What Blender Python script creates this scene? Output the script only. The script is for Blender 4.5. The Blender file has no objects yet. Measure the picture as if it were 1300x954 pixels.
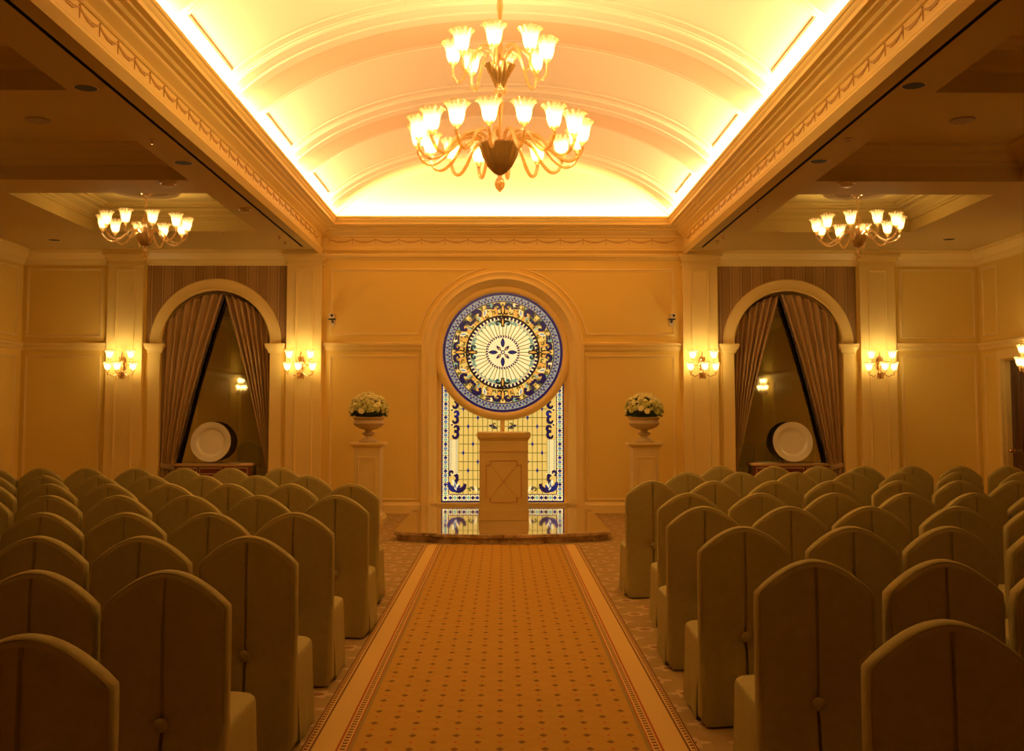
import bpy, bmesh, math, random
from mathutils import Vector, Matrix
PI = math.pi
random.seed(7)
S = bpy.context.scene
COL = S.collection

# ------------------------------------------------------------------ camera
EYE, FPX = 1.585, 1350.0
TILT, YAW = math.radians(3.94), math.radians(0.51)
cd = bpy.data.cameras.new('camera'); cam = bpy.data.objects.new('camera', cd); COL.objects.link(cam)
cam.location = (0, 0, EYE)
cam.rotation_euler = (PI/2 + TILT, 0, -YAW)
cd.sensor_width = 36; cd.lens = FPX/1300*36
cd.shift_y = -44.5/1300
cd.clip_start = 0.05; cd.clip_end = 100
S.camera = cam

# ------------------------------------------------------------------ exposure / world
S.view_settings.view_transform = 'Standard'
S.view_settings.look = 'None'
S.view_settings.exposure = 0.0
S.view_settings.gamma = 1.0
S.view_settings.use_curve_mapping = False
w = bpy.data.worlds.new('world'); S.world = w; w.use_nodes = True
w.node_tree.nodes['Background'].inputs[0].default_value = (0.02, 0.012, 0.004, 1)
w.node_tree.nodes['Background'].inputs[1].default_value = 0.2
S.cycles.use_denoising = True
S.cycles.max_bounces = 8
S.cycles.diffuse_bounces = 5
S.cycles.glossy_bounces = 4
S.cycles.transparent_max_bounces = 16
S.cycles.sample_clamp_indirect = 3.0
S.cycles.blur_glossy = 1.0
S.cycles.caustics_reflective = False
S.cycles.caustics_refractive = False

WARM = (1.0, 0.73, 0.36)
COVE_W = 25.0        # radiance scale of the cove strips (W per metre)
BULB_W = 13.0        # per bulb of the great chandelier
SIDE_W = 6.0
SCONCE_W = 5.2

# ------------------------------------------------------------------ room numbers
YB = 17.1           # back wall
YF = -4.0           # wall behind the camera
XW = 7.72           # side walls
ZC = 4.22           # aisle ceiling
XN = 2.95           # half width of the nave between the beams
VA, VB_, VZ = 3.06, 1.66, 4.03   # vault half ellipse

def P(px, py, D):
    """world point on the plane y = D behind a point of the photograph"""
    a = (px-650)/FPX; b = (432.5-py)/FPX
    d = Vector((a, 1, b))
    d = Matrix.Rotation(TILT, 3, 'X') @ d
    d = Matrix.Rotation(-YAW, 3, 'Z') @ d
    t = D/d.y
    return Vector((d.x*t, D, EYE + d.z*t))
def PZ(px, py, z):
    a = (px-650)/FPX; b = (432.5-py)/FPX
    d = Matrix.Rotation(-YAW, 3, 'Z') @ (Matrix.Rotation(TILT, 3, 'X') @ Vector((a, 1, b)))
    t = (z-EYE)/d.z
    return Vector((d.x*t, d.y*t, z))

# long cove lamps behind the nave cornice
def area(name, loc, sx, sy, power, rot):
    l = bpy.data.lights.new(name, 'AREA'); l.shape = 'RECTANGLE'; l.size = sx; l.size_y = sy
    l.energy = power; l.color = WARM
    o = bpy.data.objects.new(name, l); o.location = loc; o.rotation_euler = rot; COL.objects.link(o)
    return o
for s in (-1, 1):
    area('cove_lamp', (s*2.725, 10.2, 4.725), 0.04, 13.4, COVE_W*13.4, (PI, -s*1.2, 0))
    area('cove_lamp', (s*2.71, 10.2, 4.69), 0.04, 13.4, 0.5*COVE_W*13.4, (PI, -s*0.3, 0))
area('cove_lamp', (0, YB-0.25, 4.70), 5.2, 0.05, COVE_W*5.2*0.7, (PI-0.9, 0, 0))

# ------------------------------------------------------------------ materials
def mat(name, col, rough=0.6, metal=0.0, spec=0.5, noise=None, bump=None, emit=None, es=1.0, coat=0):
    m = bpy.data.materials.new(name); m.use_nodes = True
    nt = m.node_tree; b = nt.nodes['Principled BSDF']
    b.inputs['Base Color'].default_value = (*col, 1)
    b.inputs['Roughness'].default_value = rough
    b.inputs['Metallic'].default_value = metal
    b.inputs['Specular IOR Level'].default_value = spec
    b.inputs['Coat Weight'].default_value = coat
    if noise:
        sc, amt = noise
        tc = nt.nodes.new('ShaderNodeTexCoord'); n = nt.nodes.new('ShaderNodeTexNoise')
        n.inputs['Scale'].default_value = sc; n.inputs['Detail'].default_value = 6
        nt.links.new(tc.outputs['Object'], n.inputs['Vector'])
        mx = nt.nodes.new('ShaderNodeMix'); mx.data_type = 'RGBA'
        mx.inputs['A'].default_value = (*[c*(1-amt) for c in col], 1)
        mx.inputs['B'].default_value = (*[min(1, c*(1+amt)) for c in col], 1)
        nt.links.new(n.outputs['Fac'], mx.inputs['Factor']); nt.links.new(mx.outputs['Result'], b.inputs['Base Color'])
    if bump:
        sc, st = bump
        tc = nt.nodes.new('ShaderNodeTexCoord'); n = nt.nodes.new('ShaderNodeTexNoise')
        n.inputs['Scale'].default_value = sc; n.inputs['Detail'].default_value = 4
        nt.links.new(tc.outputs['Object'], n.inputs['Vector'])
        bp = nt.nodes.new('ShaderNodeBump'); bp.inputs['Strength'].default_value = st; bp.inputs['Distance'].default_value = 0.01
        nt.links.new(n.outputs['Fac'], bp.inputs['Height']); nt.links.new(bp.outputs['Normal'], b.inputs['Normal'])
    if emit:
        b.inputs['Emission Color'].default_value = (*emit, 1); b.inputs['Emission Strength'].default_value = es
    return m

class NT:
    """short-hand for procedural node maths"""
    def __init__(s, m):
        s.nt = m.node_tree; s.b = s.nt.nodes['Principled BSDF']
        tc = s.nt.nodes.new('ShaderNodeTexCoord'); s.co = tc.outputs['Object']; s.uv = tc.outputs['UV']
        sx = s.nt.nodes.new('ShaderNodeSeparateXYZ'); s.nt.links.new(s.co, sx.inputs[0])
        s.x, s.y, s.z = sx.outputs
        su = s.nt.nodes.new('ShaderNodeSeparateXYZ'); s.nt.links.new(s.uv, su.inputs[0]); s.u, s.v = su.outputs[0], su.outputs[1]
    def m(s, op, a, b=None, c=None):
        n = s.nt.nodes.new('ShaderNodeMath'); n.operation = op
        for i, v in enumerate((a, b, c)):
            if v is None: continue
            if isinstance(v, (int, float)): n.inputs[i].default_value = v
            else: s.nt.links.new(v, n.inputs[i])
        return n.outputs[0]
    def mix(s, f, a, b):
        n = s.nt.nodes.new('ShaderNodeMix'); n.data_type = 'RGBA'
        for k, v in (('Factor', f), ('A', a), ('B', b)):
            if isinstance(v, tuple): n.inputs[k].default_value = (*v, 1)
            elif isinstance(v, (int, float)): n.inputs[k].default_value = v
            else: s.nt.links.new(v, n.inputs[k])
        return n.outputs['Result']
    def noise(s, scale, detail=4, vec=None):
        n = s.nt.nodes.new('ShaderNodeTexNoise'); n.inputs['Scale'].default_value = scale; n.inputs['Detail'].default_value = detail
        s.nt.links.new(vec or s.co, n.inputs['Vector']); return n.outputs['Fac']
    def ramp(s, f, stops, const=False):
        n = s.nt.nodes.new('ShaderNodeValToRGB'); r = n.color_ramp
        if const: r.interpolation = 'CONSTANT'
        while len(r.elements) < len(stops): r.elements.new(0.5)
        for e, (p, c) in zip(r.elements, stops): e.position = p; e.color = (*c, 1)
        s.nt.links.new(f, n.inputs[0]); return n.outputs[0]
    def out(s, c): s.nt.links.new(c, s.b.inputs['Base Color'])

M = {}
M['wall'] = mat('painted_plaster', (0.84, 0.61, 0.14), 0.55, spec=0.3, noise=(1.5, 0.03))
M['trim'] = mat('painted_moulding', (0.87, 0.66, 0.22), 0.45, spec=0.35)
M['vault'] = mat('vault_plaster', (0.88, 0.64, 0.42), 0.7, spec=0.1)
M['vband_shade'] = mat('vault_rib_band_shade', (0.80, 0.52, 0.30), 0.7, spec=0.1)  # darker vault tone: shade painted onto the far band of each rib
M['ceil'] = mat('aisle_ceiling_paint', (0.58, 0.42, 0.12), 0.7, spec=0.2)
M['orn'] = mat('frieze_ornament_gilding', (0.60, 0.36, 0.09), 0.5)
M['rose'] = mat('ceiling_rose_relief', (0.26, 0.15, 0.04), 0.5)
M['black'] = mat('black_recess', (0.01, 0.007, 0.004), 0.6)
M['fab'] = mat('slipcover_fabric', (0.36, 0.29, 0.085), 0.85, spec=0.15, noise=(30, 0.12), bump=(180, 0.25))
M['brass'] = mat('brass', (0.80, 0.52, 0.18), 0.25, metal=1)
M['gold'] = mat('amber_glass_bowl', (0.42, 0.23, 0.05), 0.12, metal=0.5, coat=0.5)
M['shade_tip'] = mat('gilt_rim', (0.9, 0.62, 0.25), 0.2, metal=0.6)
M['marble_p'] = mat('pedestal_stone', (0.72, 0.54, 0.17), 0.45, noise=(6, 0.08))
M['urn'] = mat('urn_stone', (0.54, 0.39, 0.17), 0.5, noise=(20, 0.1))
M['petal'] = mat('white_petals', (0.97, 0.90, 0.46), 0.6)
M['petal_g'] = mat('green_white_petals', (0.68, 0.66, 0.22), 0.6)
M['leaf'] = mat('dark_leaves', (0.03, 0.06, 0.02), 0.5)
M['lect'] = mat('lectern_wood', (0.66, 0.48, 0.13), 0.4, noise=(5, 0.1))
M['lect_t'] = mat('lectern_moulding', (0.60, 0.34, 0.09), 0.35)
M['cab'] = mat('mahogany_veneer', (0.13, 0.03, 0.015), 0.25, coat=0.4, noise=(12, 0.3))
M['cabtop'] = mat('cabinet_gilt_top', (0.55, 0.38, 0.16), 0.2, metal=0.3)
M['plate'] = mat('glazed_white_china', (0.80, 0.74, 0.52), 0.15, coat=0.5)
M['door'] = mat('dark_mahogany_door', (0.07, 0.022, 0.010), 0.3, coat=0.2, noise=(9, 0.3))
M['cam_w'] = mat('white_plastic', (0.75, 0.62, 0.35), 0.4)
M['disc'] = mat('ceiling_disc_paint', (0.72, 0.52, 0.24), 0.4)
M['disc_d'] = mat('speaker_grille', (0.35, 0.24, 0.09), 0.5)
M['mirror'] = mat('smoked_mirror_glass', (0.46, 0.44, 0.26), 0.03, metal=1)
M['fringe'] = mat('curtain_fringe', (0.10, 0.06, 0.035), 0.8)
M['tie'] = mat('tieback_fabric', (0.40, 0.27, 0.12), 0.7)
M['lead'] = mat('lead_came', (0.015, 0.012, 0.015), 0.5)

def emis(name, col, s=1.0, light=True):
    m = bpy.data.materials.new(name); m.use_nodes = True; nt = m.node_tree
    b = nt.nodes['Principled BSDF']; b.inputs['Base Color'].default_value = (*[c*0.4 for c in col], 1); b.inputs['Roughness'].default_value = 0.25
    b.inputs['Emission Color'].default_value = (*col, 1); b.inputs['Emission Strength'].default_value = s
    try: m.cycles.emission_sampling = 'FRONT' if light else 'NONE'
    except Exception: pass
    return m
M['bulb'] = emis('lit_bulb', (1.0, 0.80, 0.50), 14.0, False)
def glassy(name, tint, tr, tl, gl=0.12, lit=0.0):
    m = bpy.data.materials.new(name); m.use_nodes = True; nt = m.node_tree; nt.nodes.clear()
    o = nt.nodes.new('ShaderNodeOutputMaterial')
    a = nt.nodes.new('ShaderNodeBsdfTransparent'); a.inputs[0].default_value = (*tr, 1)
    t = nt.nodes.new('ShaderNodeBsdfTranslucent'); t.inputs[0].default_value = (*tint, 1)
    df = nt.nodes.new('ShaderNodeBsdfDiffuse'); df.inputs[0].default_value = (*tint, 1)
    g = nt.nodes.new('ShaderNodeBsdfGlossy'); g.inputs[0].default_value = (1, 0.9, 0.7, 1); g.inputs['Roughness'].default_value = 0.12
    m0 = nt.nodes.new('ShaderNodeMixShader'); m0.inputs[0].default_value = 0.35
    nt.links.new(t.outputs[0], m0.inputs[1]); nt.links.new(df.outputs[0], m0.inputs[2])
    m1 = nt.nodes.new('ShaderNodeMixShader'); m1.inputs[0].default_value = tl
    nt.links.new(a.outputs[0], m1.inputs[1]); nt.links.new(m0.outputs[0], m1.inputs[2])
    m2 = nt.nodes.new('ShaderNodeMixShader'); m2.inputs[0].default_value = gl
    nt.links.new(m1.outputs[0], m2.inputs[1]); nt.links.new(g.outputs[0], m2.inputs[2])
    nt.links.new(m2.outputs[0], o.inputs[0])
    return m
M['shade'] = glassy('ribbed_lamp_glass', (0.95, 0.80, 0.50), (1.0, 0.93, 0.75), 0.38)
M['arm'] = glassy('amber_glass_arm', (0.80, 0.52, 0.20), (0.95, 0.80, 0.50), 0.45, 0.25)

# stained glass colours (backlit)
G = {}
for k, c, s in (('cream', (1.0, 0.80, 0.36), 0.92), ('yellow', (0.95, 0.66, 0.15), 0.74), ('amber', (0.95, 0.48, 0.08), 0.70),
                ('white', (1.0, 0.87, 0.42), 0.92), ('blue', (0.03, 0.04, 0.30), 0.45), ('navy', (0.03, 0.015, 0.09), 0.5),
                ('teal', (0.32, 0.62, 0.42), 0.6), ('sky', (0.18, 0.34, 0.60), 0.5), ('pale', (0.52, 0.50, 0.34), 0.55), ('olive', (0.28, 0.22, 0.03), 0.6), ('orange', (0.90, 0.35, 0.05), 0.6)):
    G[k] = emis('glass_'+k, c, s, True)

# carpets
m = M['carpet'] = mat('patterned_carpet', (0.45, 0.27, 0.10), 0.95, spec=0.05)
n = NT(m)
fu = n.m('SUBTRACT', n.m('FRACT', n.m('MULTIPLY', n.x, 1/0.30)), 0.5)
row = n.m('FLOOR', n.m('MULTIPLY', n.y, 1/0.30))
fu = n.m('SUBTRACT', n.m('FRACT', n.m('ADD', n.m('MULTIPLY', n.x, 1/0.30), n.m('MULTIPLY', row, 0.5))), 0.5)
fv = n.m('SUBTRACT', n.m('FRACT', n.m('MULTIPLY', n.y, 1/0.30)), 0.5)
dd = n.m('SQRT', n.m('ADD', n.m('MULTIPLY', fu, fu), n.m('MULTIPLY', n.m('MULTIPLY', fv, fv), 1.6)))
ang = n.m('ARCTAN2', fv, fu)
pet = n.m('ADD', 0.30, n.m('MULTIPLY', n.m('COSINE', n.m('MULTIPLY', ang, 6.0)), 0.07))
msk = n.m('LESS_THAN', dd, pet)
msk2 = n.m('LESS_THAN', dd, 0.14)
c = n.mix(n.noise(9), (0.26, 0.165, 0.05), (0.38, 0.25, 0.08))
c = n.mix(msk, c, (0.46, 0.31, 0.12)); c = n.mix(msk2, c, (0.26, 0.12, 0.04))
n.out(c)
m = M['runner'] = mat('aisle_runner_weave', (0.5, 0.2, 0.03), 0.95, spec=0.05)
n = NT(m)
q = 0.107
gu = n.m('MULTIPLY', n.x, 1/q); gv = n.m('MULTIPLY', n.y, 1/q)
ru = n.m('ROUND', gu); rv = n.m('ROUND', gv)
lu = n.m('ABSOLUTE', n.m('SUBTRACT', gu, ru)); lv = n.m('ABSOLUTE', n.m('SUBTRACT', gv, rv))
par = n.m('MODULO', n.m('ABSOLUTE', n.m('ADD', ru, rv)), 2.0)
dia = n.m('ADD', n.m('MULTIPLY', lu, 1.35), n.m('MULTIPLY', lv, 1.0))
isb = n.m('MULTIPLY', n.m('LESS_THAN', dia, 0.27), n.m('LESS_THAN', par, 0.5))
iss = n.m('MULTIPLY', n.m('LESS_THAN', dia, 0.13), n.m('GREATER_THAN', par, 0.5))
base = n.mix(n.noise(14, 5), (0.40, 0.215, 0.03), (0.50, 0.28, 0.045))
f = n.mix(isb, base, (0.20, 0.10, 0.02)); f = n.mix(iss, f, (0.42, 0.10, 0.02))
ax = n.m('ABSOLUTE', n.x)
lad = n.m('GREATER_THAN', n.m('FRACT', n.m('MULTIPLY', n.y, 1/0.045)), 0.5)
dk, rd, gd, ol = (0.14, 0.055, 0.02), (0.36, 0.10, 0.03), (0.62, 0.40, 0.11), (0.30, 0.20, 0.05)
bord = n.ramp(ax, [(0, gd), (0.695, ol), (0.712, rd), (0.722, gd), (0.730, dk), (0.752, gd), (0.758, rd), (0.770, gd),
                   (0.883, ol), (0.890, dk), (0.898, gd), (0.904, dk), (0.922, gd), (0.928, dk)], True)
isl = n.m('MULTIPLY', n.m('COMPARE', ax, 0.741, 0.011), lad)
isl2 = n.m('MULTIPLY', n.m('COMPARE', ax, 0.913, 0.009), lad)
bord = n.mix(isl, bord, gd); bord = n.mix(isl2, bord, gd)
c = n.mix(n.m('GREATER_THAN', ax, 0.695), f, bord)
n.out(c)
# dais marble
m = M['marble'] = mat('polished_brown_marble', (0.4, 0.25, 0.1), 0.06, spec=0.6, coat=0.6)
n = NT(m)
v = n.noise(5, 8); v2 = n.noise(22, 6)
c = n.ramp(n.m('ADD', n.m('MULTIPLY', v, 0.6), n.m('MULTIPLY', v2, 0.4)), [(0.35, (0.16, 0.085, 0.03)), (0.5, (0.42, 0.27, 0.10)), (0.62, (0.55, 0.38, 0.17))])
n.out(c)
# striped damask wallpaper of the niches
m = M['paper'] = mat('striped_damask_wallpaper', (0.4, 0.25, 0.1), 0.7, spec=0.2)
n = NT(m)
fx = n.m('FRACT', n.m('MULTIPLY', n.x, 1/0.34))
c = n.ramp(fx, [(0, (0.42, 0.26, 0.09)), (0.30, (0.26, 0.15, 0.05)), (0.34, (0.50, 0.33, 0.13)), (0.40, (0.26, 0.15, 0.05)), (0.46, (0.34, 0.20, 0.07)),
                (0.80, (0.26, 0.15, 0.05)), (0.84, (0.50, 0.33, 0.13)), (0.90, (0.26, 0.15, 0.05)), (0.94, (0.42, 0.26, 0.09))], True)
vo = n.nt.nodes.new('ShaderNodeTexVoronoi'); vo.inputs['Scale'].default_value = 22; n.nt.links.new(n.co, vo.inputs['Vector'])
c = n.mix(n.m('MULTIPLY', n.m('LESS_THAN', vo.outputs['Distance'], 0.3), 0.25), c, (0.24, 0.14, 0.05))
n.out(c)
# striped silk curtains, u runs across the drop
m = M['curtain'] = mat('striped_curtain_silk', (0.4, 0.2, 0.1), 0.5, spec=0.4)
n = NT(m)
fx = n.m('FRACT', n.m('MULTIPLY', n.u, 7.0))
c = n.ramp(fx, [(0, (0.52, 0.35, 0.14)), (0.36, (0.26, 0.09, 0.04)), (0.41, (0.62, 0.45, 0.20)), (0.50, (0.26, 0.09, 0.04)), (0.55, (0.48, 0.31, 0.12)),
                (0.88, (0.34, 0.14, 0.06)), (0.92, (0.58, 0.40, 0.17))], True)
n.out(c)

# ------------------------------------------------------------------ mesh builder
class MB:
    def __init__(s): s.v = []; s.f = []; s.mi = []; s.uv = {}
    def add(s, vs, fs, mi=0):
        o = len(s.v); s.v += [tuple(p) for p in vs]; s.f += [tuple(i+o for i in f) for f in fs]; s.mi += [mi]*len(fs)
    def box(s, x0, x1, y0, y1, z0, z1, mi=0):
        vs = [(x, y, z) for z in (z0, z1) for y in (y0, y1) for x in (x0, x1)]
        s.add(vs, [(0,2,3,1), (4,5,7,6), (0,1,5,4), (2,6,7,3), (0,4,6,2), (1,3,7,5)], mi)
    def loops(s, loops, closed=True, cap0=False, cap1=False, mi=0):
        n = len(loops[0]); o = len(s.v)
        for l in loops: s.v += [tuple(p) for p in l]
        k = n if closed else n-1
        for a in range(len(loops)-1):
            for i in range(k):
                j = (i+1) % n
                s.f.append((o+a*n+i, o+a*n+j, o+(a+1)*n+j, o+(a+1)*n+i)); s.mi.append(mi)
        if cap0: s.f.append(tuple(o+i for i in range(n))[::-1]); s.mi.append(mi)
        if cap1: s.f.append(tuple(o+(len(loops)-1)*n+i for i in range(n))); s.mi.append(mi)
    def lathe(s, prof, c=(0,0,0), seg=24, flute=None, mi=0, cap=True):
        L = []
        for k, (r, z) in enumerate(prof):
            ring = []
            for i in range(seg):
                a = 2*PI*i/seg; rr = r
                if flute: rr = r*(1 + flute[1](k/(len(prof)-1))*math.cos(flute[0]*a))
                ring.append((c[0]+rr*math.cos(a), c[1]+rr*math.sin(a), c[2]+z))
            L.append(ring)
        s.loops(L, True, cap, cap, mi)
    def tube(s, pts, r, seg=8, mi=0, cap=True):
        pts = [Vector(p) for p in pts]; L = []; up = None
        for i, p in enumerate(pts):
            d = (pts[min(i+1, len(pts)-1)] - pts[max(i-1, 0)]).normalized()
            if up is None: up = d.orthogonal().normalized()
            up = (up - d*up.dot(d)).normalized(); sd = d.cross(up)
            rr = r(i/(len(pts)-1)) if callable(r) else r
            L.append([p + (up*math.cos(2*PI*k/seg) + sd*math.sin(2*PI*k/seg))*rr for k in range(seg)])
        s.loops(L, True, cap, cap, mi)
    def prism(s, poly, y0, y1, mi=0):
        """poly of (x,z), extruded from y0 to y1"""
        n = len(poly); vs = [(x, y0, z) for x, z in poly] + [(x, y1, z) for x, z in poly]
        fs = [tuple(range(n)), tuple(range(2*n-1, n-1, -1))] + [((i+1) % n, i, n+i, n+(i+1) % n) for i in range(n)]
        s.add(vs, fs, mi)
    def build(s, name, mats, parent=None, smooth=40, loc=None, bevel=None, mirror=False):
        me = bpy.data.meshes.new(name)
        vs = [(-x, y, z) for x, y, z in s.v] if mirror else s.v
        me.from_pydata(vs, [], s.f)
        if not isinstance(mats, (list, tuple)): mats = [mats]
        for mm in mats: me.materials.append(mm)
        me.polygons.foreach_set('material_index', s.mi)
        if s.uv:
            ul = me.uv_layers.new(name='UVMap')
            for l in me.loops: ul.data[l.index].uv = s.uv.get(l.vertex_index, (0, 0))
        bm = bmesh.new(); bm.from_mesh(me); bmesh.ops.recalc_face_normals(bm, faces=bm.faces)
        if bevel:
            bmesh.ops.bevel(bm, geom=bm.edges[:], offset=bevel, segments=1, affect='EDGES', clamp_overlap=True)
        bm.to_mesh(me); bm.free()
        if smooth:
            me.polygons.foreach_set('use_smooth', [True]*len(me.polygons)); me.set_sharp_from_angle(angle=math.radians(smooth))
        me.update()
        o = bpy.data.objects.new(name, me); COL.objects.link(o)
        if parent: o.parent = parent
        if loc: o.location = loc
        return o

def tag(o, label=None, cat=None, group=None, kind=None):
    if label: o['label'] = label
    if cat: o['category'] = cat
    if group: o['group'] = group
    if kind: o['kind'] = kind
    return o
def empty(name, loc, rz=0, label=None, cat=None, group=None, kind=None):
    o = bpy.data.objects.new(name, None); COL.objects.link(o); o.location = loc; o.rotation_euler = (0, 0, rz)
    o.empty_display_size = 0.1
    return tag(o, label, cat, group, kind)
def copy_tree(o, parent=None):
    c = o.copy(); COL.objects.link(c)
    if parent: c.parent = parent
    for ch in list(o.children): copy_tree(ch, c)
    return c
def struct(mb, name, mats, label=None, cat=None, **k):
    return tag(mb.build(name, mats, **k), label, cat, None, 'structure')
def rect_ring(mb, a0, a1, b0, b1, prof, fn, mi=0):
    """moulding of profile (inset, projection) round a rectangle; fn(a,b,d) -> xyz"""
    L = [[fn(a0+p, b0+p, d), fn(a1-p, b0+p, d), fn(a1-p, b1-p, d), fn(a0+p, b1-p, d)] for p, d in prof]
    mb.loops(L, True, mi=mi)
FR = [(0, 0), (0.004, 0.014), (0.012, 0.018), (0.022, 0.016), (0.030, 0.006), (0.040, 0.010), (0.044, 0.0)]
def back(y): return lambda a, b, d: (a, y-d, b)
def arch_path(r, cx, zs, z0, n=40, y=0):
    pts = [(cx-r, y, z0), (cx-r, y, zs)] if z0 is not None else []
    arc = [(cx-r*math.cos(PI*i/n), y, zs+r*math.sin(PI*i/n)) for i in range(n+1)]
    return pts[:1] + arc + ([(cx+r, y, z0)] if z0 is not None else [])
def arch_sweep(mb, prof, cx, zs, z0, n=40, mi=0):
    mb.loops([arch_path(r, cx, zs, z0, n, y) for r, y in prof], False, mi=mi)
def arch_plate(mb, x0, x1, z0, z1, cx, R, zs, y0, n=40, mi=0, depth=0.0):
    """front plate at y0 with a round-headed opening; jambs start at z0"""
    arc = [(cx-R*math.cos(PI*i/n), zs+R*math.sin(PI*i/n)) for i in range(n+1)]
    if zs > z0 + 1e-4:
        mb.add([(x0,y0,z0),(cx-R,y0,z0),(cx-R,y0,zs),(x0,y0,zs)], [(0,1,2,3)], mi)
        mb.add([(cx+R,y0,z0),(x1,y0,z0),(x1,y0,zs),(cx+R,y0,zs)], [(0,1,2,3)], mi)
    mb.add([(x0,y0,zs),(cx-R,y0,zs),(cx-R,y0,z1),(x0,y0,z1)], [(0,1,2,3)], mi)
    mb.add([(cx+R,y0,zs),(x1,y0,zs),(x1,y0,z1),(cx+R,y0,z1)], [(0,1,2,3)], mi)
    for (a, b), (c, d) in zip(arc, arc[1:]):
        mb.add([(a,y0,b),(c,y0,d),(c,y0,z1),(a,y0,z1)], [(0,1,2,3)], mi)

# ================================================================== STRUCTURE
mb = MB(); mb.box(-XW-0.2, XW+0.2, YF-0.2, YB+1.0, -0.1, 0)
struct(mb, 'floor', M['carpet'], 'patterned brown and gold carpet covering the hall floor', 'floor', smooth=0)
mb = MB(); mb.box(-XW-0.2, -XW, YF-0.2, YB+1.0, 0, ZC+0.5)
WL = struct(mb, 'wall_left', M['wall'], 'cream panelled side wall at the far left', 'wall', smooth=0)
# right wall with door opening
DY0, DY1, DZ = 15.47, 16.28, 2.42
mb = MB(); mb.box(XW, XW+0.2, YF-0.2, DY0, 0, ZC+0.5); mb.box(XW, XW+0.2, DY1, YB+1.0, 0, ZC+0.5); mb.box(XW, XW+0.2, DY0, DY1, DZ, ZC+0.5)
WR = struct(mb, 'wall_right', M['wall'], 'cream panelled side wall with the dark door at the far right', 'wall', smooth=0)
mb = MB(); mb.box(-XW, XW, YF-0.2, YF, 0, 6.2)
struct(mb, 'wall_front', M['wall'], 'cream wall at the rear end of the hall', 'wall', smooth=0)

# ---- back wall plate with three openings
NCX, NZS, NR = 4.61, P(274, 441, YB).z, 0.88        # niche: centre x, springing, inner radius
NX0, NX1 = 3.47, 5.73
CZ = P(638, 447, YB).z                               # rose centre height
WY = YB + 0.16                                       # plane of the stained glass
AR = 1.03
mb = MB()
arch_plate(mb, -XN, XN, 0, 4.75, 0, 1.20, CZ, YB)                       # centre bay
for s in (-1, 1):
    a, b = sorted((s*XN, s*NX0)); mb.add([(a,YB,0),(b,YB,0),(b,YB,4.75),(a,YB,4.75)], [(0,1,2,3)])
    a, b = sorted((s*NX1, s*XW)); mb.add([(a,YB,0),(b,YB,0),(b,YB,4.75),(a,YB,4.75)], [(0,1,2,3)])
    a, b = sorted((s*NX0, s*NX1)); 
    mb.add([(a,YB,4.15),(b,YB,4.15),(b,YB,4.75),(a,YB,4.75)], [(0,1,2,3)])
    for c, d in ((a, s*NCX-NR), (s*NCX+NR, b)): mb.add([(c,YB,0),(d,YB,0),(d,YB,NZS),(c,YB,NZS)], [(0,1,2,3)])
WB = struct(mb, 'wall_back', M['wall'], 'cream panelled wall behind the platform with arch and two niches', 'wall', smooth=0)
# panel mouldings of the back wall, one trim object per bay
def zpx(py): return P(638, py, YB).z
def xpx(px): return P(px, 440, YB).x
RAIL = [(0, 2.60), (0.02, 2.60), (0.03, 2.63), (0.035, 2.66), (0.055, 2.68), (0.06, 2.715), (0.03, 2.73), (0, 2.735)]
BASE = [(0, 0), (0.035, 0), (0.035, 0.13), (0.02, 0.15), (0.012, 0.175), (0, 0.18)]
def extr_x(mb, prof, x0, x1, y):
    mb.loops([[(x0, y-p, h) for p, h in prof], [(x1, y-p, h) for p, h in prof]], False)
def extr_y(mb, prof, y0, y1, x, s):
    mb.loops([[(x-s*p, y0, h) for p, h in prof], [(x-s*p, y1, h) for p, h in prof]], False)
zt, zm0, zm1, zb = zpx(341.5), zpx(426), zpx(451.5), zpx(636)
for s in (-1, 1):
    mb = MB()
    o_, i_ = 2.78, 1.335
    # upper panel: outer rectangle whose inner side follows the arch
    aR = 1.37; zz = zm0
    a0 = math.asin(max(-1, (zz-CZ)/aR)); a1 = math.asin(min(1, (zt-CZ)/aR))
    L = []
    for p, d in FR:
        R = aR + p
        t0 = math.asin((zm0+p-CZ)/R); t1 = math.asin(min(1, (zt-p-CZ)/R))
        arc = [(R*math.cos(t0+(t1-t0)*k/20), CZ+R*math.sin(t0+(t1-t0)*k/20)) for k in range(21)]
        loop = [(o_-p, zm0+p)] + arc + [(o_-p, zt-p)]
        L.append([(s*x, YB-d, z) for x, z in loop])
    mb.loops(L, True)
    rect_ring(mb, *(sorted((s*1.345, s*o_)) + [zb, zm1]), FR, back(YB))
    extr_x(mb, RAIL, s*1.29, s*2.88, YB)
    extr_x(mb, BASE, s*1.29, s*2.88, YB)
    struct(mb, 'trim_%d' % (1 if s < 0 else 2), M['trim'], 'panel mouldings on the wall %s of the stained glass' % ('left' if s < 0 else 'right'), 'moulding', smooth=25)
    mb = MB()
    a, b = sorted((s*6.44, s*7.66))
    rect_ring(mb, a, b, zpx(429), zpx(341), FR, back(YB)); rect_ring(mb, a, b, 0.24, zm1, FR, back(YB))
    extr_x(mb, RAIL, s*6.33, s*XW, YB); extr_x(mb, BASE, s*6.33, s*XW, YB)
    struct(mb, 'trim_%d' % (3 if s < 0 else 4), M['trim'], 'panel mouldings in the %s corner bay of the back wall' % ('left' if s < 0 else 'right'), 'moulding', smooth=25)

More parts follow.
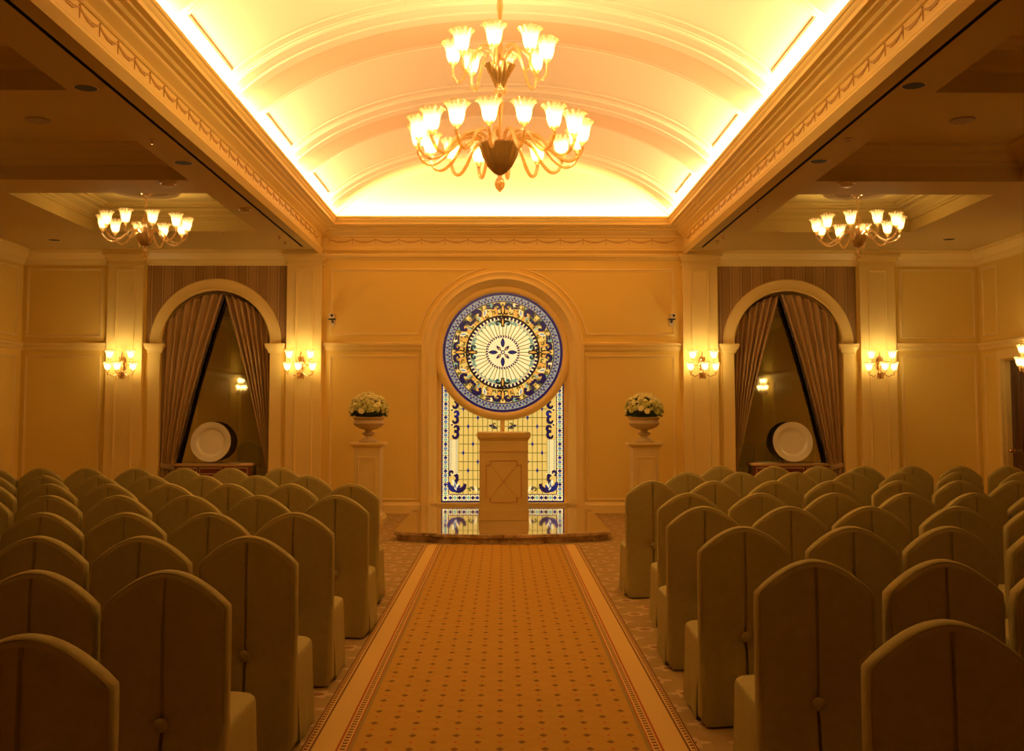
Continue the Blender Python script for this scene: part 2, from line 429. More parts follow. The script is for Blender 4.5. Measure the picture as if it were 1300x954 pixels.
# arch surround of the stained glass
mb = MB()
arch_sweep(mb, [(1.31, YB), (1.31, YB-0.05), (1.285, YB-0.065), (1.25, YB-0.05), (1.20, YB-0.05), (1.18, YB-0.06), (1.165, YB-0.045), (1.16, YB-0.03),
                (1.145, YB-0.0), (1.10, YB+0.035), (1.07, YB+0.075), (1.05, YB+0.13), (1.045, YB+0.2)], 0, CZ, 0.0, 48)
struct(mb, 'trim_5', M['trim'], 'moulded arch surround framing the stained glass window', 'arch', smooth=30)
mb = MB(); mb.box(-1.06, 1.06, WY-0.005, YB+0.2, 0, zpx(640)); mb.box(-1.06, 1.06, YB, WY, 0, 0.16)
struct(mb, 'trim_6', M['trim'], 'plinth under the stained glass window', 'plinth', smooth=0)

# niches: wallpaper plate, reveal, mouldings
for s in (-1, 1):
    side = 'left' if s < 0 else 'right'
    a, b = sorted((s*NX0, s*NX1))
    mb = MB(); arch_plate(mb, a, b, NZS, 4.16, s*NCX, NR+0.02, NZS, YB)
    struct(mb, 'wall_back_niche_'+side, M['paper'], 'striped wallpaper over the %s niche arch' % side, 'wallpaper', smooth=0)
    mb = MB()
    arch_sweep(mb, [(NR, YB), (NR, YB+0.62)], s*NCX, NZS, 0.0, 40)
    mb.box(s*NCX-NR-0.1, s*NCX+NR+0.1, YB+0.62, YB+0.66, 0, NZS+NR+0.1)
    struct(mb, 'wall_back_recess_'+side, M['wall'], 'recess of the %s niche' % side, 'niche', smooth=30)
    mb = MB()
    arch_sweep(mb, [(NR+0.175, YB), (NR+0.175, YB-0.03), (NR+0.16, YB-0.05), (NR+0.13, YB-0.04), (NR+0.03, YB-0.04), (NR+0.01, YB-0.05), (NR-0.01, YB-0.04), (NR-0.012, YB)], s*NCX, NZS+0.05, None, 40)
    for q in (-1, 1):
        xc = s*NCX + q*(NR+0.085)
        mb.box(xc-0.10, xc+0.085 if q < 0 else xc+0.10, YB-0.04, YB+0.002, 0, NZS-0.09) if q < 0 else mb.box(xc-0.085, xc+0.10, YB-0.04, YB+0.002, 0, NZS-0.09)
        # impost capital
        cap = [(0.10, NZS-0.10), (0.115, NZS-0.08), (0.12, NZS-0.05), (0.15, NZS-0.01), (0.16, NZS+0.03), (0.16, NZS+0.055), (0.10, NZS+0.06)]
        for k in range(len(cap)-1):
            (p0, h0), (p1, h1) = cap[k], cap[k+1]
            e0, e1 = p0-0.055, p1-0.055
            mb.loops([[(xc-p0, YB, h0), (xc-p0, YB-e0, h0), (xc+p0, YB-e0, h0), (xc+p0, YB, h0)],
                      [(xc-p1, YB, h1), (xc-p1, YB-e1, h1), (xc+p1, YB-e1, h1), (xc+p1, YB, h1)]], False)
    struct(mb, 'trim_%d' % (7 if s < 0 else 8), M['trim'], 'arch moulding and impost capitals of the %s niche' % side, 'arch', smooth=30)

# pilasters
k = 9
for s in (-1, 1):
    for x0, x1, nm in ((2.90, 3.46, 'inner'), (5.76, 6.33, 'outer')):
        a, b = sorted((s*x0, s*x1)); mb = MB(); yf = YB-0.10
        mb.box(a, b, yf, YB+0.001, 0, 4.12)
        rect_ring(mb, a+0.13, b-0.13, 0.35, zpx(343), FR, back(yf))
        for p, h0, h1 in ((0.035, 0, 0.16), (0.02, 0.16, 0.20)): mb.box(a-p, b+p, yf-p, YB, h0, h1)
        for p, h0, h1 in ((0.015, 3.96, 3.985), (0.02, 4.03, 4.07), (0.045, 4.07, 4.11), (0.075, 4.11, 4.15)): mb.box(a-p, b+p, yf-p, YB, h0, h1)
        struct(mb, 'trim_%d' % k, M['trim'], '%s panelled pilaster on the %s of the back wall' % (nm, 'left' if s < 0 else 'right'), 'pilaster', smooth=30); k += 1

# aisle crown mouldings (back + side walls)
CR = [(0, 3.97), (0.02, 3.975), (0.025, 4.0), (0.05, 4.03), (0.06, 4.07), (0.11, 4.12), (0.15, 4.16), (0.155, 4.19), (0.17, 4.20), (0.17, ZC)]
for s in (-1, 1):
    mb = MB()
    W_ = XW
    L = []
    for p, h in CR: L.append([(s*XN, YB-p, h), (s*(W_-p), YB-p, h), (s*(W_-p), YF, h)])
    mb.loops(L, False)
    struct(mb, 'trim_%d' % k, M['trim'], 'crown moulding round the %s aisle ceiling' % ('left' if s < 0 else 'right'), 'moulding', smooth=30); k += 1
# side wall panels
for s, nm in ((-1, 'left'), (1, 'right')):
    mb = MB()
    fy = lambda a, b, d: (s*(XW-d), a, b)
    bays = [(YF+0.3, -0.3), (0.0, 3.2), (4.4, 7.6), (8.2, 11.2), (11.6, 14.5)] + ([(15.6, 16.9)] if s < 0 else [(16.45, 16.95)])
    for a, b in bays:
        rect_ring(mb, a, b, zpx(429), zpx(341), FR, fy); rect_ring(mb, a, b, 0.24, zm1, FR, fy)
    for y0, y1 in ([(YF, YB)] if s < 0 else [(YF, DY0-0.15), (DY1+0.15, YB)]):
        extr_y(mb, BASE, y0, y1, s*XW, s)
    extr_y(mb, RAIL, YF, YB, s*XW, s)
    struct(mb, 'trim_%d' % k, M['trim'], 'panel mouldings along the %s side wall' % nm, 'moulding', smooth=25); k += 1
# door on the right wall
mb = MB()
for y0, y1, z0, z1 in ((DY0-0.14, DY0-0.03, 0, DZ+0.14), (DY1+0.03, DY1+0.14, 0, DZ+0.14), (DY0-0.03, DY1+0.03, DZ+0.03, DZ+0.14)):
    mb.box(XW-0.05, XW+0.0, y0, y1, z0, z1)
mb.box(XW-0.065, XW, DY0-0.03, DY0, 0, DZ+0.03); mb.box(XW-0.065, XW, DY1, DY1+0.03, 0, DZ+0.03); mb.box(XW-0.065, XW, DY0+0.0005, DY1-0.0005, DZ, DZ+0.03)
mb.box(XW, XW+0.12, DY0, DY0+0.02, 0, DZ); mb.box(XW, XW+0.12, DY1-0.02, DY1, 0, DZ); mb.box(XW, XW+0.12, DY0, DY1, DZ-0.02, DZ)
struct(mb, 'trim_%d' % k, M['trim'], 'cream casing round the dark door', 'door frame', smooth=0); k += 1
DR = empty('door_1', (XW+0.08, (DY0+DY1)/2, 0), 0, 'dark mahogany panelled door in the right side wall', 'door', kind='structure')
mb = MB(); hw = (DY1-DY0)/2-0.022
mb.box(0, 0.045, -hw, hw, 0.01, DZ-0.022)
for z0, z1 in ((0.15, 0.85), (1.0, 2.25)):
    for y0, y1 in ((-hw+0.09, -0.04), (0.04, hw-0.09)):
        rect_ring(mb, y0, y1, z0, z1, [(0, 0), (0.01, 0.012), (0.025, 0.012), (0.04, 0.0), (0.06, 0.008), (0.08, 0.008)], lambda a, b, d: (-d, a, b))
mb.build('door_leaf', M['door'], DR, smooth=20)
mb = MB(); mb.lathe([(0.03, 0), (0.03, 0.008), (0.012, 0.012), (0.012, 0.045), (0.028, 0.06), (0.032, 0.075), (0.022, 0.09), (0.002, 0.094)], seg=16)
kn = mb.build('door_knob', M['brass'], DR, loc=(-0.0, hw-0.07, 1.02)); kn.rotation_euler = (0, -PI/2, 0)

# ---- nave cornice ring
zc = lambda py: P(638, py, YB-0.2).z
CN = [(0.0, 4.16), (0.055, ZC), (0.055, 4.235), (0.04, 4.25), (0.045, 4.262), (0.03, 4.275), (0.02, 4.28), (0.02, 4.425), (0.035, 4.43), (0.045, 4.445), (0.04, 4.46),
      (0.06, 4.475), (0.10, 4.495), (0.115, 4.51), (0.12, 4.53), (0.155, 4.54), (0.17, 4.56), (0.165, 4.572), (0.215, 4.58), (0.225, 4.60),
      (0.255, 4.615), (0.285, 4.65), (0.295, 4.68), (0.29, 4.69), (0.305, 4.70), (0.31, 4.725), (0.305, 4.735), (0.28, 4.735), (0.275, 4.60), (0.0, 4.58), (-0.2, 4.58)]
def ring(p, h, W=XN, y0=YF, y1=YB): return [(-(W-p), y0+p, h), (W-p, y0+p, h), (W-p, y1-p, h), (-(W-p), y1-p, h)]
mb = MB(); mb.loops([ring(p, h) for p, h in CN], True)
CO = struct(mb, 'trim_%d' % k, M['trim'], 'deep stepped cornice round the vaulted nave ceiling', 'cornice', smooth=28); k += 1
# swags on the frieze
mb = MB()
def swag(f, a, b):
    n = 10
    for lvl, r in ((0.055, 0.007), (0.035, 0.006)):
        mb.tube([f(a+(b-a)*i/n, 4.40-lvl*math.sin(PI*i/n)**0.8, 0.003) for i in range(n+1)], r, 4)
    c = (a+b)/2
    for dx in (-0.05, -0.025, 0.0, 0.025, 0.05):
        mb.tube([f(c+dx-0.012, 4.358-0.006*abs(dx)*20, 0.003), f(c+dx+0.012, 4.345, 0.003)], 0.009, 4)
    mb.tube([f(a, 4.415, 0.003), f(a, 4.37, 0.004), f(a, 4.315, 0.002)], lambda t: 0.012-0.008*t, 4)
st = 0.367
yy = YF+0.2
while yy < YB-0.4:
    for s in (-1, 1): swag(lambda a, b, d: (s*(XN-0.02-d), a, b), yy, yy+st)
    yy += st
nn = 15; w_ = (2*XN-0.3)/nn
for i in range(nn): swag(lambda a, b, d: (a, YB-0.02-d, b), -XN+0.15+i*w_, -XN+0.15+(i+1)*w_)
mb.build('frieze_ornament', M['orn'], CO, smooth=0)
# lower mouldings on the centre bay wall
mb = MB()
extr_x(mb, [(0, 4.07), (0.02, 4.075), (0.03, 4.10), (0.06, 4.115), (0.07, 4.15), (0.06, 4.165), (0, 4.17)], -2.95, 2.95, YB)
struct(mb, 'trim_%d' % k, M['trim'], 'narrow moulding under the cornice of the back wall', 'moulding', smooth=28); k += 1

# ---- vault with ribs
def vpt(a, y, off=0.0): return ((VA-off)*math.sin(a), y, VZ+(VB_-off)*math.cos(a))
AM = math.acos((4.58-VZ)/VB_)
NA = 64
rib = [(15.95, YB)] + [(13.15-2.9*i, 14.27-2.9*i) for i in range(6)]
rib = [(max(YF, a), b) for a, b in rib if b > YF]
sec = []   # (y, offset)
y = YB
for a, b in rib:
    sec += [(b+0.02 if b < YB else b, 0.0), (b, 0.025), (a+0.50, 0.03), (a+0.48, 0.045), (a+0.30, 0.045), (a+0.28, 0.03), (a+0.12, 0.028), (a+0.10, 0.033), (a+0.07, 0.036), (a+0.045, 0.026), (a+0.035, 0.012), (a+0.01, 0.009), (a, 0.0)]
sec.append((YF, 0.0))
mb = MB()
LL = [[vpt(-AM+2*AM*i/NA, yy, off) for i in range(NA+1)] for yy, off in sec]
for q_ in range(len(sec)-1):
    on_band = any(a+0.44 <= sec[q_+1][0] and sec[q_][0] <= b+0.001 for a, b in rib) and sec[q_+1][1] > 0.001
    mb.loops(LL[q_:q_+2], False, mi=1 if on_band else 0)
CE = struct(mb, 'ceiling', [M['vault'], M['vband_shade']], 'cream barrel vaulted ceiling with wide ribs over the centre', 'ceiling', smooth=30)
# panel mouldings between ribs
mb = MB()
bays = [(rib[i+1][1]+0.14, rib[i][0]-0.14) for i in range(len(rib)-1)]
ax_ = math.asin(2.63/VA)
for y0, y1 in bays:
    def fn(a, b, d): return vpt(b, a, 0.002+d*1.2)
    L = []
    for p, d in [(0, 0), (0.006, 0.008), (0.018, 0.008), (0.022, 0.002), (0.036, 0.006), (0.042, 0)]:
        q = p/3.0; lo, hi = -ax_+q, ax_-q
        loop = [fn(y0+p, lo, d)] + [fn(y1-p, lo+(hi-lo)*i/NA, d) for i in range(NA+1)] + [fn(y0+p, hi-(hi-lo)*i/NA, d) for i in range(NA)]
        L.append(loop)
    mb.loops(L, True)
mb.build('vault_panel_moulding', M['vault'], CE, smooth=30)
# lunette at both ends
for yy, nm in ((YB, 'back'), (YF, 'front')):
    mb = MB(); mb.add([vpt(-AM+2*AM*i/NA, yy) for i in range(NA+1)], [tuple(range(NA+1))])
    arcs = []
    struct(mb, 'wall_'+nm+'_lunette', M['vault'], 'arched end wall of the vault at the %s' % nm, 'wall', smooth=0)

# ---- aisle ceilings with coffers
COF = [(12.62, 15.28), (9.2, 11.9), (5.9, 8.55), (2.6, 5.25), (-0.7, 1.95), (-3.7, -1.3)]
CX0, CX1 = 3.55, 5.92
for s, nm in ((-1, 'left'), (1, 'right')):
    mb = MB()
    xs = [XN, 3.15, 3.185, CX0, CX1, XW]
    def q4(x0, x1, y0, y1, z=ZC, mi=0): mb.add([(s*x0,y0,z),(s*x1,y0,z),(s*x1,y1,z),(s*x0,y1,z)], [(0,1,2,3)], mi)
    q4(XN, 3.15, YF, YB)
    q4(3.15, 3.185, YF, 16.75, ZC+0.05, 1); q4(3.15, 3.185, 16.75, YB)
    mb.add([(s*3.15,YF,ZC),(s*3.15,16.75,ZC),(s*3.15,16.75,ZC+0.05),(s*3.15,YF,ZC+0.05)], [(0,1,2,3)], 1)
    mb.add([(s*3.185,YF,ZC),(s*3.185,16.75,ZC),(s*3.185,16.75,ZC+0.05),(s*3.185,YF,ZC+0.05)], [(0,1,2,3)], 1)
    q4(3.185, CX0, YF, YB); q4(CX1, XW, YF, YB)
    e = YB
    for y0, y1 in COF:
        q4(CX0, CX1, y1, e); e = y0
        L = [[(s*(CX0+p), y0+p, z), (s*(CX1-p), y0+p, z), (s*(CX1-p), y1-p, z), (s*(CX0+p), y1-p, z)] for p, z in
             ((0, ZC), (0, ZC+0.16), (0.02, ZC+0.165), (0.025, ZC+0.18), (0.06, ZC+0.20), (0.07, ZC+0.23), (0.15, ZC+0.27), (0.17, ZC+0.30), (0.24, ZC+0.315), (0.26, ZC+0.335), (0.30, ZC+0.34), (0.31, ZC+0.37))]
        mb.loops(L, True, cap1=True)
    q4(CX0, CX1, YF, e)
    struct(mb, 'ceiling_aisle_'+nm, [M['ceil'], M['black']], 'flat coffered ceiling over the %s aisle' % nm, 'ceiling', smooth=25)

# ================================================================== AISLE RUNNER, DAIS, LECTERN
mb = MB(); mb.box(-0.938-0.0, 0.938, YF+0.3, 12.98, 0.0005, 0.006)
RU = mb.build('aisle_runner', M['runner'], smooth=0, loc=(-0.012, 0, 0)); tag(RU, 'orange woven runner with dotted field and gold borders down the aisle', 'carpet runner')

mb = MB()
def dais(z0, z1, off):
    n = 20; pts = []
    for i in range(n+1):
        t = -1+2*i/n
        pts.append((t*(1.36+off), 13.42-off-0.40*(1-t*t)))
    pts = pts + [(1.36+off, YB-0.06), (-1.36-off, YB-0.06)]
    return [[(x, y, z) for x, y in pts] for z in (z0, z1)]
D0 = dais(0, 0.075, -0.04); D1 = dais(0.075, 0.12, 0)
DA = empty('stage_platform', (0, 15, 0), 0, 'low polished brown marble platform with bowed front under the lectern', 'platform')
mb.loops(D0, True, True, True); o = mb.build('platform_base', M['marble'], DA, smooth=20); o.location = (0, -15, 0)
mb = MB(); mb.loops(D1, True, True, True); o = mb.build('platform_top', M['marble'], DA, smooth=20, bevel=0.006); o.location = (0, -15, 0)

# lectern
lx0, lx1 = P(607.5, 600, 14.75).x, P(671.5, 600, 14.75).x
LC = (lx0+lx1)/2; LW = (lx1-lx0)/2
LT = P(640, 549, 14.75).z - 0.12
LE = empty('lectern', (LC, 14.75, 0.12), 0, 'golden wooden lectern with crossed star panel on the marble platform', 'lectern')
mb = MB(); w_ = LW-0.012
mb.box(-w_, w_, 0, 0.48, 0.15, LT-0.10); mb.build('body', M['lect'], LE, smooth=0, bevel=0.004)
mb = MB(); mb.box(-w_-0.012, w_+0.012, -0.014, 0.494, 0, 0.145); mb.box(-w_-0.006, w_+0.006, -0.008, 0.488, 0.145, 0.157)
mb.build('plinth', M['lect'], LE, smooth=0, bevel=0.003)
mb = MB()
prof = [(0, LT-0.115), (0.008, LT-0.11), (0.012, LT-0.095), (0.03, LT-0.075), (0.035, LT-0.06), (0.035, LT-0.012), (0.028, LT)]
mb.loops([[(-w_-p, -p, h), (w_+p, -p, h), (w_+p, 0.48+p, h), (-w_-p, 0.48+p, h)] for p, h in prof], True, True, True)
mb.build('desk_top', M['lect'], LE, smooth=20)
mb = MB(); zz = LT-0.265
mb.box(-w_-0.006, w_+0.006, -0.010, 0.0, zz-0.006, zz+0.006); mb.build('band', M['lect_t'], LE, smooth=0)
# notched frame
a, b0, b1, nk = 0.255, 0.245, zz-0.115, 0.06
out = [(-a+nk, b0), (a-nk, b0), (a-nk, b0+nk), (a, b0+nk), (a, b1-nk), (a-nk, b1-nk), (a-nk, b1), (-a+nk, b1), (-a+nk, b1-nk), (-a, b1-nk), (-a, b0+nk), (-a+nk, b0+nk)]
cx_, cz_ = 0, (b0+b1)/2
def inset(poly, d):
    r = []; n = len(poly)
    for i in range(n):
        p0, p1, p2 = Vector(poly[i-1]), Vector(poly[i]), Vector(poly[(i+1) % n])
        e1 = (p1-p0).normalized(); e2 = (p2-p1).normalized()
        n1 = Vector((-e1.y, e1.x)); n2 = Vector((-e2.y, e2.x))
        r.append(p1 + (n1+n2)*d)
    return r
mb = MB(); mb.loops([[(p[0], -dd_, p[1]) for p in inset(out, q)] for q, dd_ in ((0, 0), (0.002, 0.012), (0.010, 0.014), (0.016, 0.006), (0.022, 0.0))], True)
mb.build('panel_frame', M['lect_t'], LE, smooth=30)
mb = MB()
hx, hz = a-nk-0.02, (b1-b0)/2-nk-0.02
for sx in (-1, 1):
    for sz in (-1, 1):
        mb.tube([(0, -0.004, cz_), (sx*hx, -0.004, cz_+sz*hz)], lambda t: 0.008-0.004*t, 6)
L0 = [(0.0, -0.02, cz_)]
pts = []
for i in range(16):
    r = 0.045 if i % 2 == 0 else 0.018
    pts.append((r*math.sin(2*PI*i/16), -0.003, cz_+r*math.cos(2*PI*i/16)))
mb.add(pts+[(0, -0.018, cz_)], [(i, (i+1) % 16, 16) for i in range(16)])
mb.build('star_boss', M['lect_t'], LE, smooth=0)
# ================================================================== STAINED GLASS
GK = list(G); GM = [G[k_] for k_ in GK] + [M['lead']]
class Flat:
    """flat pieces of glass and lead on the plane y = y0 - layer * 1 mm, centred on (cx, cz)"""
    def __init__(s, y0, cx, cz, mir=1): s.mb = MB(); s.y0 = y0; s.cx = cx; s.cz = cz; s.mir = mir
    def idx(s, m_): return len(GK) if m_ == 'lead' else GK.index(m_)
    def poly(s, pts, m_, lay):
        s.mb.add([(s.cx+s.mir*x, s.y0-lay*0.0012, s.cz+z) for x, z in pts], [tuple(range(len(pts)))], s.idx(m_))
    def strip(s, A, B, m_, lay):
        n = len(A); s.mb.add([(s.cx+s.mir*x, s.y0-lay*0.0012, s.cz+z) for x, z in A+B], [(i, i+1, n+i+1, n+i) for i in range(n-1)], s.idx(m_))
    def sector(s, r0, r1, a0, a1, m_, lay, n=6):
        s.strip([(r0*math.sin(a0+(a1-a0)*i/n), r0*math.cos(a0+(a1-a0)*i/n)) for i in range(n+1)],
                [(r1*math.sin(a0+(a1-a0)*i/n), r1*math.cos(a0+(a1-a0)*i/n)) for i in range(n+1)], m_, lay)
    def ringf(s, r0, r1, m_, lay): s.sector(r0, r1, 0, 2*PI, m_, lay, 96)
    def line(s, pts, w0, m_, lay, w1=None):
        A = []; B = []; n = len(pts)
        for i, p in enumerate(pts):
            a, b = pts[max(0, i-1)], pts[min(n-1, i+1)]
            dx, dz = b[0]-a[0], b[1]-a[1]; L = math.hypot(dx, dz) or 1
            ww = w0 if w1 is None else (w0+(w1-w0)*i/(n-1))
            A.append((p[0]-dz/L*ww/2, p[1]+dx/L*ww/2)); B.append((p[0]+dz/L*ww/2, p[1]-dx/L*ww/2))
        s.strip(A, B, m_, lay)
    def dot(s, x, z, r, m_, lay, n=10): s.poly([(x+r*math.cos(2*PI*i/n), z+r*math.sin(2*PI*i/n)) for i in range(n)], m_, lay)
    def dia(s, x, z, a, b, m_, lay): s.poly([(x-a, z), (x, z-b), (x+a, z), (x, z+b)], m_, lay)
    def leaf(s, x, z, ang, L, W, m_, lay):
        c, d = math.cos(ang), math.sin(ang); pts = []
        for i in range(9):
            t = i/8; q = W*math.sin(PI*t)**0.8; pts.append((t*L, q))
        pts += [(t_[0], -t_[1]) for t_ in reversed(pts[1:-1])]
        s.poly([(x+p*c-q_*d, z+p*d+q_*c) for p, q_ in pts], m_, lay)
    def scroll(s, x, z, r, a0, turn, m_, lay, w=0.03, edge='lead', inner='cream'):
        """C-scroll: spiral from radius r inwards, fat at the outside, a bead at its end"""
        n = 22; pts = []
        for i in range(n+1):
            t = i/n; a = a0+turn*t; rr = r*(1-0.72*t)
            pts.append((x+rr*math.cos(a), z+rr*math.sin(a)))
        A = []; B = []; A2 = []; B2 = []
        for i, p in enumerate(pts):
            a, b = pts[max(0, i-1)], pts[min(n, i+1)]; dx, dz = b[0]-a[0], b[1]-a[1]; L = math.hypot(dx, dz) or 1
            t = i/n; ww = w*(0.25+0.75*math.sin(PI*min(1, t*0.9+0.1))); w2 = ww+0.010
            A.append((p[0]-dz/L*ww/2, p[1]+dx/L*ww/2)); B.append((p[0]+dz/L*ww/2, p[1]-dx/L*ww/2))
            A2.append((p[0]-dz/L*w2/2, p[1]+dx/L*w2/2)); B2.append((p[0]+dz/L*w2/2, p[1]-dx/L*w2/2))
        if edge: s.strip(A2, B2, edge, lay)
        s.strip(A, B, m_, lay+1)
        s.dot(pts[-1][0], pts[-1][1], w*0.42, m_, lay+2)

WIN = empty('window_1', (0, WY, 0), 0, 'backlit stained glass window with round rose above a tall lower light', 'stained glass window', kind='structure')
RX = (P(638.3, 447, WY).x); RZ = CZ; RR = 0.985
F = Flat(-0.035, RX, RZ)
F.ringf(0.0001, RR, 'amber', 0)
F.ringf(RR*0.945, RR, 'navy', 1)
for i in range(120): F.dot(RR*0.985*math.sin(2*PI*i/120), RR*0.985*math.cos(2*PI*i/120), 0.0055, 'sky', 2, 5)
F.ringf(RR*0.845, RR*0.945, 'pale', 1)
for i in range(96):
    a = 2*PI*i/96
    F.sector(RR*0.905, RR*0.935, a, a+PI/96*1.1, 'blue' if i % 2 else 'sky', 2, 1)
    F.sector(RR*0.862, RR*0.890, a+PI/96, a+PI/96*2.1, 'blue', 2, 1)
F.ringf(RR*0.894, RR*0.902, 'lead', 3); F.ringf(RR*0.838, RR*0.852, 'navy', 3)
# outer amber zone with petals
for i in range(48):
    a = 2*PI*(i+0.5)/48
    F.sector(RR*0.61, RR*0.76, a-PI/48*0.85, a+PI/48*0.85, 'yellow' if i % 2 else 'amber', 1, 2)
    F.line([(RR*0.60*math.sin(a+PI/48), RR*0.60*math.cos(a+PI/48)), (RR*0.77*math.sin(a+PI/48), RR*0.77*math.cos(a+PI/48))], 0.006, 'lead', 2)
F.ringf(RR*0.762, RR*0.84, 'olive', 1)
for i in range(48):
    a = 2*PI*i/48; F.sector(RR*0.772, RR*0.832, a-0.05, a+0.045, ['yellow', 'teal', 'cream'][i % 3], 2, 2)
def polar(r, a): return (RR*r*math.sin(a), RR*r*math.cos(a))
for kq in range(4):
    c0 = kq*PI/2
    for sg in (-1, 1):
        # large acanthus scrolls on the diagonals
        x, z = polar(0.735, c0+sg*0.58); base = PI/2-(c0+sg*0.58)
        F.scroll(x, z, 0.105, base+sg*(-2.2), sg*4.6, 'navy', 4, 0.068)
        F.leaf(*polar(0.66, c0+sg*0.50), base+sg*0.9, 0.14, 0.028, 'cream', 7); F.leaf(*polar(0.67, c0+sg*0.47), base+sg*0.7, 0.10, 0.012, 'sky', 8)
        x, z = polar(0.735, c0+sg*0.98 if False else c0+sg*0.33)
        F.scroll(x, z, 0.058, base+sg*1.2, -sg*4.2, 'olive', 4, 0.020)
        # small crest pair on the axes
        x, z = polar(0.745, c0+sg*0.115)
        F.scroll(x, z, 0.075, PI/2-c0+sg*(-2.0), sg*4.8, 'navy', 4, 0.044)
        x, z = polar(0.47, c0+sg*0.17); F.scroll(x, z, 0.068, PI/2-c0+sg*2.2, -sg*4.6, 'lead', 18, 0.018); F.dot(x, z, 0.034, 'teal', 17); F.dot(x, z, 0.016, 'navy', 22)
        x, z = polar(0.535, c0+sg*0.09); F.scroll(x, z, 0.045, PI/2-c0-sg*1.0, sg*4.2, 'lead', 18, 0.014)
        x, z = polar(0.66, c0+sg*0.09); F.scroll(x, z, 0.045, PI/2-c0+sg*0.4, sg*4.0, 'lead', 4, 0.016)
        x, z = polar(0.80, c0+sg*0.24); F.leaf(x, z, PI/2-c0-sg*1.7, 0.11, 0.016, 'navy', 6)
    F.leaf(*polar(0.40, c0), PI/2-c0, 0.22, 0.026, 'lead', 18); F.leaf(*polar(0.43, c0), PI/2-c0, 0.13, 0.014, 'amber', 19)
    F.leaf(*polar(0.60, c0), PI/2-c0, 0.21, 0.035, 'lead', 5); F.leaf(*polar(0.63, c0), PI/2-c0, 0.15, 0.02, 'amber', 6)
    for sg in (-1, 1):
        for da, rr_, r_, tn in ((0.46, 0.80, 0.036, 4.0), (0.70, 0.80, 0.036, -4.0), (0.22, 0.665, 0.034, 4.2), (0.40, 0.64, 0.034, -4.2), (0.70, 0.655, 0.032, 4.2)):
            x, z = polar(rr_, c0+sg*da); F.scroll(x, z, r_, PI/2-c0-sg*da+1.0, sg*tn, 'olive', 4, 0.016)
        F.leaf(*polar(0.78, c0+sg*0.38), PI/2-c0-sg*0.38+sg*1.9, 0.12, 0.016, 'navy', 5)
        F.leaf(*polar(0.62, c0+sg*0.62), PI/2-c0-sg*0.62, 0.12, 0.014, 'teal', 5)
    F.dot(*polar(0.70, c0+PI/4), 0.03, 'navy', 6)
    for sg in (-1, 1):
        F.leaf(*polar(0.72, c0+PI/4), PI/2-(c0+PI/4)+sg*1.2, 0.13, 0.018, 'olive', 5)
for i in range(32):
    a = 2*PI*(i+0.5)/32
    F.scroll(*polar(0.805, a), 0.030, PI/2-a, (4.4 if i % 2 else -4.4), 'lead', 4, 0.009, edge=None)
    F.leaf(*polar(0.70, a), PI/2-a+(0.7 if i % 2 else -0.7), 0.10, 0.009, 'olive', 4)
# inner disc
F.ringf(0.0001, RR*0.60, 'white', 9)
F.ringf(RR*0.583, RR*0.612, 'lead', 16)
F.ringf(RR*0.535, RR*0.585, 'cream', 10)
for i in range(56): a = 2*PI*i/56; F.sector(RR*0.540, RR*0.584, a, a+PI/56*1.2, 'navy', 11, 1)
F.ringf(RR*0.528, RR*0.535, 'lead', 11)
for i in range(40):
    a = 2*PI*(i+0.5)/40
    if i % 10 in (0, 9, 1, 8): pass
    F.dot(*polar(0.495, a), 0.038, 'teal' if i % 10 in (1, 2, 7, 8, 0, 9) else 'cream', 10)
    F.strip([polar(0.27, a-PI/44), polar(0.48, a-PI/46)], [polar(0.27, a+PI/44), polar(0.48, a+PI/46)], 'white' if i % 2 else 'cream', 11)
    F.line([polar(0.27, a+PI/40), polar(0.47, a+PI/40)], 0.013, 'olive', 12)
    F.dot(*polar(0.505, a+PI/40), 0.016, 'teal', 12)
    F.line([polar(0.47, a-PI/40), polar(0.515, a-PI/80), polar(0.515, a+PI/80), polar(0.47, a+PI/40)], 0.010, 'olive', 12)
F.ringf(RR*0.246, RR*0.276, 'cream', 13); F.ringf(RR*0.243, RR*0.247, 'olive', 13); F.ringf(RR*0.275, RR*0.279, 'olive', 13)
for i in range(40): a = 2*PI*i/40; F.sector(RR*0.244, RR*0.280, a, a+PI/40*1.25, 'navy', 14, 1)
for i in range(28):
    a = 2*PI*i/28; F.line([polar(0.09, a), polar(0.243, a)], 0.004, 'olive', 12)
for kq in range(4):
    a = kq*PI/2
    F.leaf(*polar(0.075, a), PI/2-a, 0.165, 0.032, 'navy', 15); F.leaf(*polar(0.11, a), PI/2-a, 0.09, 0.012, 'blue', 16)
    F.line([polar(0.28, a), polar(0.48, a)], 0.012, 'olive', 13)
    a += PI/4
    F.leaf(*polar(0.03, a), PI/2-a, 0.12, 0.024, 'navy', 15); F.leaf(*polar(0.05, a), PI/2-a, 0.05, 0.008, 'amber', 16)
F.dia(0, 0, 0.04, 0.04, 'navy', 17); F.dia(0, 0, 0.02, 0.02, 'cream', 18)
F.mb.build('rose_glass', GM, WIN, smooth=0)
# moulded ring round the rose
mb = MB()
prof = [(RR-0.012, -0.05), (RR-0.01, -0.07), (RR+0.01, -0.09), (RR+0.05, -0.10), (RR+0.09, -0.085), (RR+0.115, -0.06), (RR+0.12, -0.03), (RR+0.12, 0.01), (RR-0.012, 0.01)]
mb.loops([[(RX+r*math.cos(2*PI*i/96), d, RZ+r*math.sin(2*PI*i/96)) for i in range(96)] for r, d in prof+prof[:1]], True)
mb.build('rose_frame', M['trim'], WIN, smooth=35)
mb = MB(); mb.box(-0.035, 0.035, -0.07, 0.02, 0.3, RZ-RR-0.05); mb.build('mullion', M['trim'], WIN, smooth=0, bevel=0.01)
